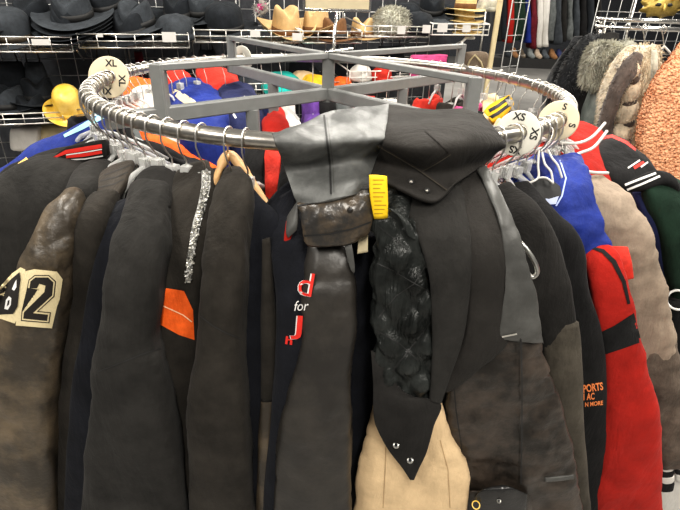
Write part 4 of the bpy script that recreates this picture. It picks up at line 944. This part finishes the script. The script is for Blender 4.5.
def lathe(prof, N=40, ox=1, oy=1, fn=None):
    rings = []
    for r, z in prof: rings.append([V((r * ox * math.cos(2 * math.pi * k / N), r * oy * math.sin(2 * math.pi * k / N), z)) for k in range(N)])
    if fn: rings = [[fn(p) for p in r] for r in rings]
    return rings
HM = {}
def hat(kind, px, Zb, size, mat, label, band=None, back=.17, rz=0, tilt=0, group=None, cat='hat', off=None):
    """size = brim (or head) width in metres"""
    p = W(px, 40, back) if off is None else off; loc = V((p.x, p.y, Zb))
    R = size / 2
    names = {'fedora': 'fedora_hat', 'bowler': 'bowler_hat', 'cowboy': 'cowboy_hat', 'straw': 'straw_hat', 'beanie': 'knit_hat', 'cap': 'flat_cap', 'fur': 'fur_hat', 'brim': 'wide_brim_hat'}
    th = thing(names[kind], label, cat, tuple(loc), group)
    Rm = Matrix.Rotation(rz, 3, 'Z') @ Matrix.Rotation(tilt, 3, 'X')
    def put(nm, rings, m_, cap=True):
        v, f = rings_mesh(rings, 0, cap=cap); return obj(nm, [loc + Rm @ q for q in v], f, m_, th)
    if kind in ('beanie', 'fur', 'cap'):
        h = R * (1.25 if kind != 'cap' else .75)
        prof = [(R * .9, 0), (R * .98, h * .15), (R, h * .4), (R * .9, h * .7), (R * .6, h * .93), (R * .2, h), (.004, h)]
        c = put('crown', lathe(spline(prof, 3), 36, 1, 1.1, lambda q: q + q.normalized() * (.008 * noise.noise(q * 25))), mat)
        if kind == 'beanie':
            put('turned_brim', lathe([(R * .93, 0), (R * 1.04, .005), (R * 1.06, h * .14), (R * 1.03, h * .28), (R * .96, h * .29)], 36, 1, 1.1), mat, False)
        elif kind == 'cap':
            v = []; f = []; n = 14
            for s in (0, 1):
                for i in range(n + 1):
                    an = math.pi + math.pi * i / n
                    v += [(R * .9 * math.cos(an), R * 1.0 * math.sin(an), .012 - s * .006), (R * 1.0 * math.cos(an), R * 1.45 * math.sin(an), -.004 - s * .006)]
            K = 2 * (n + 1)
            for i in range(n):
                a_ = 2 * i; f += [(a_, a_ + 1, a_ + 3, a_ + 2), (K + a_, K + a_ + 2, K + a_ + 3, K + a_ + 1), (a_ + 1, K + a_ + 1, K + a_ + 3, a_ + 3)]
            obj('peak', [loc + Rm @ V(q) for q in v], f, mat, th)
        else: fur('fur', c, 2600, .03, mat, th, .2, .0022)
        if band: put('band', lathe([(R * .93, .0), (R * 1.01, .004), (R * 1.03, .03), (R * 1.0, .034)], 36, 1, 1.1), band, False)
        return th
    cr_ = {'fedora': .52, 'bowler': .6, 'cowboy': .46, 'straw': .55, 'brim': .48}[kind] * R; h = {'fedora': .115, 'bowler': .135, 'cowboy': .14, 'straw': .095, 'brim': .11}[kind]
    pr = {'bowler': [(cr_, 0), (cr_ * 1.02, h * .4), (cr_ * .9, h * .78), (cr_ * .55, h * .97), (.004, h)], 'straw': [(cr_, 0), (cr_ * .97, h * .8), (cr_ * .9, h * .96), (cr_ * .6, h), (.004, h)]}.get(kind, [(cr_, 0), (cr_ * .96, h * .5), (cr_ * .86, h * .9), (cr_ * .7, h), (cr_ * .35, h * .97), (.004, h * .95)])
    def pinch(q):
        t = max(0, q.z / h); d = .035 * t * t * math.exp(-(q.x / (cr_ * .3)) ** 2)
        if kind in ('fedora', 'cowboy', 'brim'):
            q = q - Zv * d
            k = 1 - .22 * t * max(0, -q.y / cr_); q = V((q.x * k, q.y, q.z - .012 * t * (q.y < 0) * abs(q.y) / cr_))
        return q
    put('crown', lathe(spline(pr, 4), 40, .92, 1.08, pinch), mat)
    curl = {'fedora': .022, 'bowler': .02, 'cowboy': .07, 'straw': .004, 'brim': .012}[kind]
    def curlf(q):
        t = max(0, (math.hypot(q.x, q.y) - cr_) / (R - cr_)); an = math.atan2(q.y, q.x)
        return V((q.x * (1 - (.12 * t if kind == 'cowboy' else 0) * abs(math.cos(an))), q.y, q.z + curl * t ** 1.8 * (.25 + .75 * math.cos(an) ** 2) - .008 * t * (math.sin(an) ** 2)))
    bp = [(cr_ * .95, .006), (cr_ + (R - cr_) * .3, .003), (cr_ + (R - cr_) * .7, .002), (R - .002, .003), (R, .0015), (R - .002, 0), (cr_ + (R - cr_) * .5, -.001), (cr_ * .95, .001)]
    put('brim', lathe(bp, 48, 1, 1.06, curlf), mat, False)
    if band: put('band', lathe([(cr_ * 1.0, .006), (cr_ * 1.035, .007), (cr_ * 1.02, .034), (cr_ * .98, .035)], 40, .92, 1.08), band, False)
    return th
ZA, ZB, ZC, ZD, ZE, ZF = (S[k][1] + .008 for k in 'abcdef')
hat('bowler', 14, ZA + .04, .34, M['feltgrey'], 'grey black cap with brown leather band at the far upper left', M['leatherbrown'], rz=.3, tilt=.2)
hat('fedora', -22, ZA + .06, .38, M['felt'], 'black fedora cut by the left picture edge on the upper shelf', M['ink'])
for k in range(4):
    hat('fedora', 76 + k, ZB + .05 + .024 * k, .40 - .004 * k, M['feltgrey'] if k == 3 else M['felt'], ['lowest black fedora in the stack of brims', 'second black fedora up in the stack of brims', 'third black fedora up in the stack of brims', 'grey black fedora topping the stack of brims'][k], M['ink'] if k == 3 else None, rz=.1 * k - .15, tilt=.26, back=.19, group='stacked black fedoras')
hat('brim', 134, ZB + .05, .40, M['felt'], 'black wide brim hat with white tag right of the brim stack', M['ink'], rz=-.2, back=.19, tilt=.25)
hat('fedora', 140, ZB + .085, .38, M['feltgrey'], 'dark grey fedora resting on the tagged black wide brim hat', M['ink'], rz=-.1, back=.22, tilt=.25)
hat('beanie', 177, ZB + .02, .2, M['feltgrey'], 'dark grey knit hat at the right end of the black hat shelf', None, back=.15)
hat('bowler', 226, ZC + .045, .37, M['felt'], 'black bowler with wide rolled brim above the rack frame', M['ink'], back=.19, tilt=.2)
hat('fedora', 204, ZC + .12, .34, M['feltgrey'], 'dark fedora stacked behind the black bowler', M['ink'], back=.3, tilt=.3)
hat('fedora', 182, ZB + .13, .33, M['felt'], 'black fedora above the dark grey knit hat', M['ink'], back=.3, tilt=.3)
hat('fedora', 40, ZA + .11, .36, M['felt'], 'black fedora behind the leather banded cap', M['ink'], back=.3, tilt=.3)
hat('fedora', 428, ZE + .12, .34, M['felt'], 'black fedora above the caps at the right of the upper shelf', M['ink'], back=.28, tilt=.3)
hat('fedora', 110, ZB + .16, .36, M['felt'], 'black fedora behind and above the stack of brims', M['ink'], back=.32, tilt=.3)
hat('cowboy', 286, ZC + .03, .38, M['tan'], 'tan cowboy hat left of the cream sign', M['brownfelt'], back=.19, rz=.4, tilt=.2)
hat('cowboy', 316, ZD + .03, .36, M['tan'], 'light brown cowboy hat right behind the cream sign', M['brownfelt'], back=.2, rz=-.3)
hat('fedora', 334, ZD + .002, .32, M['brownfelt'], 'dark brown fedora under the cream sign', M['ink'], back=.12)
hat('fedora', 362, ZD + .002, .30, M['tan'], 'tan fedora left of the curly fur hat', M['brownfelt'], back=.22)
hat('fur', 391, ZE, .22, M['furgrey'], 'curly grey brown fur hat on the upper shelf', None, back=.16)
hat('beanie', 416, ZE, .2, M['felt'], 'black knit hat right of the curly fur hat', None, back=.13)
hat('cap', 436, ZE + .01, .2, M['feltgrey'], 'dark grey flat cap left of the straw hats', None, back=.14)
hat('beanie', 405, ZE + .05, .19, M['felt'], 'black knit hat behind the curly fur hat', None, back=.3)
for k in range(5):
    hat('straw', 461, ZF + .032 * k, .25 - .006 * (k % 2), M['straw'] if k % 2 == 0 else M['cream'], ['lowest straw hat in the stack of straw hats', 'second straw hat up in the stack of straw hats', 'middle straw hat in the stack of straw hats', 'fourth straw hat up in the stack of straw hats', 'topmost straw hat in the stack of straw hats'][k], M['brownfelt'] if k == 4 else None, back=.16, rz=.1 * k, group='stacked straw hats')
hat('beanie', 484, ZF + .12, .15, M['furgrey'], 'speckled grey knit hat beside the straw stack', None, back=.2)
# feather trim on the bowler
fe = thing('feather_trim', 'pink and white feather trim leaning beside the tan cowboy hat', 'feather', tuple(W(262, 16, .1)))
mb = MB(); mb.tube([W(256, 17, .1), W(262, 13, .1), W(268, 8, .1)], .004, 6); o = mb.obj('quill', M['white'], fe)
mb = MB(); mb.tube([W(257, 12, .1), W(260, 7, .1), W(266, 4, .1)], [.012, .02, .008], 10); o = mb.obj('plume', M['pink'], fe); fur('barbs', o, 500, .03, M['white'], fe, .1, .0015)
# hats on the lower shelves
ZG, ZH, ZI, ZK = (S[k][1] + .008 for k in 'ghik')
hat('bowler', 55, ZG + .035, .25, M['gold'], 'shiny gold hat on the lower shelf', M['gold'], back=.08, rz=.35, tilt=.45)
hat('brim', 16, ZG, .38, M['felt'], 'black wide brim hat left of the gold hat', M['ink'], back=.2, rz=.2)
hat('fedora', -8, ZG + .03, .36, M['feltgrey'], 'grey black fedora at the far left of the lower shelf', M['ink'], back=.22)
hat('fedora', 26, ZG + .06, .34, M['felt'], 'black fedora resting on the lower wide brim hat', M['ink'], back=.26, rz=.5)
hat('fedora', 120, ZH, .33, M['felt'], 'black fedora on the lower shelf behind the XL divider', M['ink'], back=.2)
hat('cap', 280, ZI, .24, M['teal'], 'teal cap with black front on the lower shelf', M['ink'], back=.1, tilt=.3)
hat('fedora', 320, ZI, .3, M['felt'], 'black fedora on the lower shelf right of the teal cap', M['ink'], back=.2)
hat('fedora', 375, ZK, .3, M['felt'], 'black fedora on the lower shelf left of the pink bag', M['ink'], back=.2)
for px, zz, bk, sz, mt, bd, lab in ((314, ZI, .06, .15, 'yellowcloth', 'ink', 'yellow knit hat with black turned edge left of the centre post'), (343, ZI, .05, .13, 'orange', 'white', 'orange knit hat with white edge right of the centre post'), (303, ZI, .16, .16, 'beige', None, 'beige knit hat on the lower shelf left of the yellow one'), (362, ZK, .08, .14, 'white', None, 'white knit hat on the lower shelf left of the red one'), (384, ZK, .05, .13, 'redbright', None, 'small red knit hat on the lower shelf'), (250, ZI, .15, .17, 'feltgrey', None, 'dark grey knit hat on the lower shelf left of the teal cap')):
    hat('beanie', px, zz, sz, M[mt], lab, M[bd] if bd else None, back=bk)
# dark handbags hooked on the grid between the shelves
for k, (px, py, w, h, mt, lab) in enumerate(((12, 62, 34, 34, 'felt', 'black handbag hooked on the grid at far left'), (36, 62, 22, 22, 'feltgrey', 'small grey handbag hooked on the grid below the price card'), (106, 58, 22, 26, 'felt', 'black handbag hooked on the grid right of the XL divider'), (140, 52, 9, 24, 'maroon', 'narrow maroon strap bag hooked on the grid'), (208, 50, 20, 26, 'feltgrey', 'grey handbag hooked on the grid near the frame corner'), (345, 52, 30, 26, 'felt', 'black handbag hooked on the grid right of the centre post'), (390, 46, 30, 24, 'felt', 'black handbag hooked below the curly fur hat'), (300, 58, 24, 20, 'felt', 'black handbag hooked on the grid left of the centre post'))):
    c = W(px, py + h / 2, .33); top = W(px, py, .33); ww = (W(px + w / 2, py, .33) - W(px - w / 2, py, .33)).length / 2; hh = (top - c).length
    th = thing('handbag', lab, 'bag', tuple(c - Zv * hh)); rings = []
    for z, k_, t_ in ((-1, .8, .5), (-.96, .95, .9), (-.3, 1, 1), (.5, .9, .8), (.95, .82, .5), (1, .75, .2)):
        rings.append([c + Zv * (hh * z) + wdir * (ww * k_ * math.copysign(abs(math.cos(q)) ** .6, math.cos(q))) + wback * (.045 * t_ * math.sin(q)) for q in [2 * math.pi * i / 24 for i in range(24)]])
    v, f = rings_mesh(rings, .004, 20, k); obj('bag_body', v, f, M[mt], th)
    MB().tube([c + wdir * (ww * .6 * math.cos(q)) + Zv * (hh * .95 + .09 * math.sin(q)) for q in [math.pi * i / 12 for i in range(13)]], .004, 6).obj('handle', M['leather'], th)
# pink bag and pale folded goods lower down
pb = thing('handbag', 'pink satin bag with pale clasp strip on the lower shelf', 'bag', tuple(W(428, 76, .1)))
v, f = px_loft([(411, 448, 55, 3.2, .06), (408, 446, 64, 3.2, .1), (410, 444, 76, 3.2, .1), (414, 440, 80, 3.2, .06)], amp=.006); obj('bag_body', v, f, M['pink'], pb)
v, f = px_loft([(424, 444, 65, 3.12, .02), (424, 444, 70, 3.12, .02)], amp=0); obj('clasp', v, f, M['white'], pb)
for x0, x1, y0, y1, mt, lab in ((12, 40, 126, 150, 'white', 'pale folded cloth bundle behind the lower left grid'), (40, 70, 124, 146, 'cream', 'cream folded cloth bundle under the gold hat shelf'), (464, 488, 52, 74, 'taupe', 'beige canvas tote hanging under the straw hats')):
    YY = W((x0 + x1) / 2, y0, .2).y
    th = thing('cloth_bundle' if 'bundle' in lab else 'tote_bag', lab, 'cloth' if 'bundle' in lab else 'bag', tuple(P((x0 + x1) / 2, y1, YY)))
    v, f = px_loft([(x0 + 2, x1 - 2, y0, YY, .04), (x0, x1, y0 + 4, YY, .12), (x0, x1, y1 - 4, YY, .12), (x0 + 2, x1 - 2, y1, YY, .05)], power=.5, amp=.005, seed=x0)
    obj('body' if 'bundle' in lab else 'bag_body', v, f, M[mt], th)
    if 'tote' in lab: MB().tube([P(466, 70, YY - .05), P(470, 60, YY - .06), P(475, 55, YY - .06), P(481, 62, YY - .06), P(484, 71, YY - .05)], .006, 6).obj('handle', M['cream'], th)
# cream uprights and the end panel of the hat display
up1 = thing('shelf_upright', 'tall cream shelf upright at the right end of the hat display', 'shelf post', tuple(wpt(.86, .12)))
c = W(494, 40, .1); MB().bar(V((c.x, c.y, 0)), V((c.x, c.y, 2.1)), .03, .03).obj('post', M['cream'], up1, False)
MB().bar(V((c.x, c.y, 0)), V((c.x, c.y, .015)), .1, .1).obj('foot', M['steel'], up1, False)
up2 = thing('pipe_stand', 'short pale bent pipe under the straw hats', 'pipe stand', tuple(W(462, 70, .05)))
MB().tube([W(474, 38, .15), W(466, 38, .08), W(462, 42, .05), W(462, 62, .05), W(464, 120, .05)], .009, 8).obj('pipe', M['wirewhite'], up2)
e0 = W(506, 40, -.1); e1 = P(523, 36, e0.y + .12)
grid_panel('narrow wire grid panel turned end on at the right end of the hat display', (e0.x, e0.y, 0), (e1.x, e1.y, 0), 0.05, 2.05, .09)

# ------------------------------------------------------------------ right hand rack of coats and furs
fr = thing('coat_rack', 'chrome double bar rack of dark coats and furs at right', 'clothes rack', (2.0, 3.2, 0))
m1 = P(598, 22, 3.3); 
for k, (ya, yb, Y) in enumerate(((19, 17, 3.42), (27, 29, 3.28))):
    a_ = P(596, ya, Y); b_ = P(730, yb, Y + .05); b_.z = a_.z
    MB().tube([a_, b_], .014, 10).obj('hang_bar', M['chrome'], fr)
    for q in (a_ + V((.05, 0, 0)), b_):
        MB().tube([V((q.x, q.y, .0)), V((q.x, q.y, a_.z - .005))], .014, 10).obj('post', M['steel'], fr)
def coat(name, label, rows, mat, cat='coat', hook=None, **k):
    p = [P(r[0] * .5 + r[1] * .5, r[2], r[3]) if len(r) == 5 else P((r[0] + r[2]) / 2, (r[1] + r[3]) / 2, r[4]) for r in rows]
    th = thing(name, label, cat, tuple(min(p, key=lambda q: q.z)))
    o = loft('body', rows, mat, th, **k); return th, o
def coat_hook(px, py, Y, label):
    h = thing('clothes_hanger', label, 'hanger', tuple(P(px, py, Y)))
    MB().tube([P(px, py + 4, Y), P(px + 3, py - 1, Y), P(px, py - 5, Y), P(px - 3, py - 2, Y), P(px - 1, py + 6, Y), P(px, py + 16, Y)], .003, 6).obj('hook', M['wire'], h)
    MB().tube([P(px - 9, py + 26, Y), P(px, py + 16, Y), P(px + 9, py + 26, Y)], .006, 6).obj('arms', M['plasticwhite'], h)
c1, o = coat('hanging_wool_coat', 'plain black coat at the left end of the fur rack', [(574, 38, 594, 36, 3.4, 3.4, .06), (560, 56, 592, 52, 3.35, 3.35, .14), (550, 80, 584, 78, 3.32, 3.32, .18), (543, 115, 574, 115, 3.3, 3.3, .2), (538, 200, 570, 200, 3.3, 3.3, .2)], M['furdark'], amp=.012, seed=1)
c2, o = coat('hanging_fur_coat', 'black fur coat second from the left on the fur rack', [(588, 34, 604, 34, 3.25, 3.25, .06), (572, 50, 602, 48, 3.2, 3.2, .14), (562, 70, 594, 70, 3.17, 3.17, .18), (555, 105, 588, 105, 3.15, 3.15, .2), (553, 200, 584, 200, 3.15, 3.15, .2)], M['furdark'], amp=.016, seed=2)
fur('fur', o, 3000, .045, M['furdark'], c2, .5, .002)
c3, o = coat('hanging_wool_coat', 'black coat tucked behind the grey fur collared coat', [(602, 34, 620, 34, 3.2, 3.2, .06), (590, 55, 616, 52, 3.15, 3.15, .14), (578, 90, 606, 90, 3.12, 3.12, .16), (573, 130, 596, 130, 3.1, 3.1, .18), (570, 210, 594, 210, 3.1, 3.1, .18)], M['black2'], amp=.012, seed=3)
c4, o = coat('hanging_fur_trim_coat', 'grey coat with shaggy pale fur collar', [(606, 56, 622, 54, 3.0, 3.0, .05), (596, 72, 620, 70, 2.95, 2.95, .12), (590, 95, 612, 95, 2.92, 2.92, .16), (585, 125, 606, 125, 2.9, 2.9, .18), (580, 210, 604, 210, 2.9, 2.9, .18)], M['greyleather'], amp=.014, seed=4)
oc = loft('fur_collar', [(584, 84, 600, 88, 2.88, 2.88, .06), (585, 66, 603, 76, 2.87, 2.87, .1), (593, 50, 609, 63, 2.86, 2.86, .12), (606, 44, 618, 57, 2.86, 2.86, .12), (617, 46, 628, 58, 2.87, 2.87, .1), (622, 56, 630, 62, 2.88, 2.88, .06)], M['furgrey'], c4, amp=.01, freq=20, seed=5)
fur('fur', oc, 5000, .032, M['furgrey'], oc, .3, .0022)
c5, o = coat('hanging_fur_coat', 'cream fur coat worked in braided grey brown strands', [(626, 46, 640, 46, 2.72, 2.72, .05), (616, 62, 640, 60, 2.7, 2.7, .12), (606, 85, 634, 86, 2.68, 2.68, .15), (600, 110, 630, 112, 2.66, 2.66, .16), (598, 150, 628, 150, 2.66, 2.66, .16), (596, 220, 626, 220, 2.66, 2.66, .16)], M['furcream'], amp=.012, seed=6)
lumps = [(628, 68, 'furcream'), (626, 90, 'furcream'), (624, 111, 'furcream'), (620, 131, 'furcream'), (616, 152, 'furcream')]
for k, (x, y, mt) in enumerate(lumps):
    ob = loft('braid_strand', [(x - 4, y - 14, x + 8, y - 11, 2.5, 2.5, .03), (x - 10, y - 6, x + 11, y - 5, 2.47, 2.47, .1), (x - 12, y + 2, x + 9, y + 2, 2.46, 2.46, .12), (x - 11, y + 9, x + 4, y + 7, 2.48, 2.48, .08), (x - 9, y + 13, x - 2, y + 12, 2.5, 2.5, .03)], M[mt], c5, amp=.006, freq=24, seed=k, front=.6)
    fur('fur', ob, 700, .012, M[mt], ob, .5, .0016, k)
    if k < 4: loft('dark_strand', [(x + 1, y + 7, x + 13, y + 3, 2.46, 2.46, .03), (x - 5, y + 14, x + 11, y + 8, 2.43, 2.43, .06), (x - 10, y + 19, x + 3, y + 15, 2.46, 2.46, .03)], M['furbrown'], c5, amp=.004, freq=24, seed=k + 20, front=.6)
ds = loft('dark_strand', [(633, 52, 642, 56, 2.44, 2.44, .03), (622, 64, 636, 72, 2.42, 2.42, .06), (611, 84, 623, 92, 2.40, 2.40, .06), (604, 104, 616, 112, 2.40, 2.40, .06), (598, 126, 611, 131, 2.41, 2.41, .06), (594, 160, 606, 163, 2.42, 2.42, .04)], M['furbrown'], c5, amp=.006, freq=24, seed=9, front=.6)
fur('fur', ds, 700, .012, M['furbrown'], ds, .5, .0016, 9)
fur('fur', o, 2500, .016, M['furcream'], c5, .7, .002, 7)
c6, o = coat('hanging_fur_coat', 'smooth cream fur coat between the braided one and the apricot coat', [(638, 46, 655, 46, 2.62, 2.62, .05), (632, 62, 660, 60, 2.6, 2.6, .12), (632, 90, 664, 88, 2.58, 2.58, .15), (628, 130, 660, 130, 2.57, 2.57, .16), (624, 180, 656, 180, 2.57, 2.57, .16), (622, 230, 654, 230, 2.57, 2.57, .16)], M['furcream'], amp=.014, seed=8)
fur('fur', o, 6000, .045, M['furcream'], c6, .7, .002, 8)
loft('grey_streak', [(652, 50, 657, 50, 2.53, 2.53, .02), (652, 80, 658, 80, 2.51, 2.51, .04), (648, 130, 655, 130, 2.5, 2.5, .04)], M['furgrey'], c6, amp=.004)
c7, o = coat('hanging_boucle_coat', 'apricot orange boucle coat at the right edge', [(680, 42, 720, 40, 2.3, 2.3, .06), (664, 66, 722, 64, 2.26, 2.26, .16), (652, 95, 724, 95, 2.23, 2.23, .2), (643, 130, 726, 130, 2.2, 2.2, .22), (640, 165, 728, 165, 2.18, 2.18, .22), (644, 210, 728, 210, 2.17, 2.17, .22), (648, 300, 728, 300, 2.17, 2.17, .22)], M['teddy'], amp=.014, freq=10, N=48, sub=12, seed=9)
fur('fur', o, 9000, .008, M['teddy'], c7, .2, .004, 10)
for px, py, Y, l in ((598, 25, 3.28, 'chrome hook of the black coats at the left of the fur rack'), (613, 27, 3.2, 'chrome hook above the grey fur collared coat'), (628, 28, 3.0, 'chrome hook above the braided fur coat'), (645, 29, 2.9, 'chrome hook above the smooth cream fur coat'), (664, 30, 2.8, 'chrome hook beside the apricot coat')):
    coat_hook(px, py, Y, l)
# grid panel with gold mask behind the fur rack
a_, b_ = P(598, 5, 4.3), P(720, 5, 4.5)
grid_panel('wire grid panel carrying the gold mask behind the fur rack', (a_.x, a_.y, 0), (b_.x, b_.y, 0), 0.05, 2.05, .1)
mk = thing('hanging_party_mask', 'gold party mask with ruffled edge hung on the grid at upper right', 'mask', tuple(P(661, 14, 4.2)))
c = P(661, 7, 4.22); N = 48; rings = []
for rr, dy in ((.008, -.03), (.045, -.024), (.08, -.008), (.086, -.002), (.13, .012)):
    rings.append([c + V((rr * 1.15 * math.cos(q) * (1 + (.10 * math.cos(9 * q) if rr > .1 else 0)), dy - .012 + (.014 * math.sin(9 * q + 1) if rr > .1 else 0), rr * (.72 + .18 * math.sin(q)) * math.sin(q) * (1 + (.12 * math.cos(9 * q) if rr > .1 else 0)))) for q in [2 * math.pi * k / N for k in range(N)]])
v, f = rings_mesh(rings, .002, 40, 2, 1); obj('face', v, f, metal('antique gold', (.50, .36, .10), .4, .6), mk)
for s in (-1, 1):
    MB().tube([c + V((s * .04 - .024, -.03, .010)), c + V((s * .04 - .008, -.036, .016)), c + V((s * .04 + .008, -.036, .016)), c + V((s * .04 + .024, -.03, .014))], [.003, .013, .012, .003], 10).obj('eye_hole', M['ink'], mk)
    MB().tube([c + V((s * .05, -.02, .05)), c + V((s * .075, -.012, .085)), c + V((s * .11, 0, .11))], [.016, .012, .003], 8).obj('leaf', M['yellowcloth'], mk)
MB().tube([c + V((0, -.036, .02)), c + V((0, -.056, -.02)), c + V((0, -.05, -.036))], [.007, .012, .006], 10).obj('nose', metal('antique gold nose', (.50, .36, .10), .4, .6), mk)
# ------------------------------------------------------------------ far rack of clothes across the aisle
ft = thing('straight_clothes_rack', 'long straight rack of garments far across the aisle', 'clothes rack', tuple(PZ(545, 62, .02)))
YF = 8.6
def PF(px, py): return P(px, py, YF)
ra, rb = PF(490, -14), PF(640, -14); rb.z = ra.z
MB().tube([ra, rb], .018, 8).obj('hang_bar', M['steel'], ft)
zb_ = PF(545, 58).z
MB().box(V(((ra.x + rb.x) / 2, YF, zb_ - .06)), (rb.x - ra.x) / 2, .28, .07).obj('base', M['ink'], ft, False)
for q in (ra, rb): MB().tube([V((q.x, YF, 0)), V((q.x, YF, ra.z))], .02, 8).obj('post', M['steel'], ft)
rr = random.Random(4)
fc = [(497, 'black'), (503, 'felt'), (509, 'red'), (514, 'green'), (520, 'green'), (526, 'blue'), (532, 'maroon'), (538, 'white'), (544, 'white'), (550, 'greycloth'), (556, 'feltgrey'), (562, 'black2'), (568, 'greycloth'), (574, 'feltgrey'), (581, 'black'), (588, 'felt'), (596, 'black2')]
fl_ = ['black', 'dark', 'red', 'olive green', 'bottle green', 'royal blue', 'wine', 'white', 'off white', 'grey', 'slate', 'charcoal', 'mid grey', 'steel grey', 'deep black', 'coal', 'soft black']
for k, (px, mt) in enumerate(fc):
    g_, o = coat('hanging_garment', '%s garment on the far rack, %s' % (fl_[k], 'next to the royal blue one' if k in (4, 6) else 'number %d along from its left end' % (k + 1) if False else ('left part of the row' if k < 5 else 'middle of the row' if k < 11 else 'right part of the row')), [(px - 1.5, px + 1.5, -13, YF, .1), (px - 3, px + 3.4, -7, YF, .38), (px - 3.6, px + 3.8, 8, YF, .44), (px - 4, px + 3.6, 28, YF, .44), (px - 4.2, px + 3.4, 40 + rr.uniform(-2, 9), YF, .4)], M[mt], 'garment', amp=.03, freq=5, seed=k, N=18, sub=4)
for k, px in enumerate((505, 511, 518, 527, 534, 541, 549, 556, 563)):
    c = PF(px, 56); th = thing('shoe', '%s shoe standing on the base of the far rack' % ['black', 'brown', 'worn dark brown', 'pale grey', 'taupe', 'dark grey', 'second brown', 'navy', 'maroon'][k], 'shoe', (c.x, YF - .15, zb_ + .01), None)
    mtc = M[['felt', 'brownfelt', 'leatherbrown', 'greycloth', 'taupe', 'feltgrey', 'brownfelt', 'navy', 'maroon'][k]]
    b0_ = V((c.x, YF - .15, zb_ + .01)); rings = []
    for y_, w_, h_ in ((-.13, .015, .03), (-.12, .04, .05), (-.06, .048, .065), (.0, .042, .085), (.06, .04, .13), (.11, .04, .14), (.125, .02, .12)):
        rings.append([b0_ + V((w_ * math.copysign(abs(math.cos(q)) ** .7, math.cos(q)), y_, h_ / 2 + h_ / 2 * math.sin(q))) for q in [2 * math.pi * i / 14 for i in range(14)]])
    v, f = rings_mesh(rings, 0); obj('upper', v, f, mtc, th)
    MB().box(b0_ + V((0, 0, .004)), .042, .125, .008).obj('sole', M['ink'], th, False)

# ------------------------------------------------------------------ light
w = bpy.data.worlds.new('store ambient'); scene.world = w; w.use_nodes = True
w.node_tree.nodes['Background'].inputs[0].default_value = (1, .97, .93, 1); w.node_tree.nodes['Background'].inputs[1].default_value = .16
def area(x, y, z, sx, sy, e, col=(1, .95, .87), aim=None):
    l = bpy.data.lights.new('ceiling_light', 'AREA'); l.shape = 'RECTANGLE'; l.size = sx; l.size_y = sy; l.energy = e; l.color = col
    o = bpy.data.objects.new('ceiling_light', l); COL.objects.link(o); o.location = (x, y, z)
    d = (V(aim) - V((x, y, z))) if aim else V((0, 0, -1)); o.rotation_euler = d.to_track_quat('-Z', 'Y').to_euler(); return o
for x in (-2.2, .2, 2.6):
    for y in (-1.2, 1.5, 3.9): area(x, y, 3.2, .3, 1.5, 75 if y < 0 else 62)
for x in (1, 4.5):
    for y in (7.5, 10.5): area(x, y, 3.6, .5, 2.2, 120)
scene.view_settings.view_transform = 'Standard'
try: scene.view_settings.look = 'Medium High Contrast'
except Exception: pass
scene.view_settings.exposure = .1
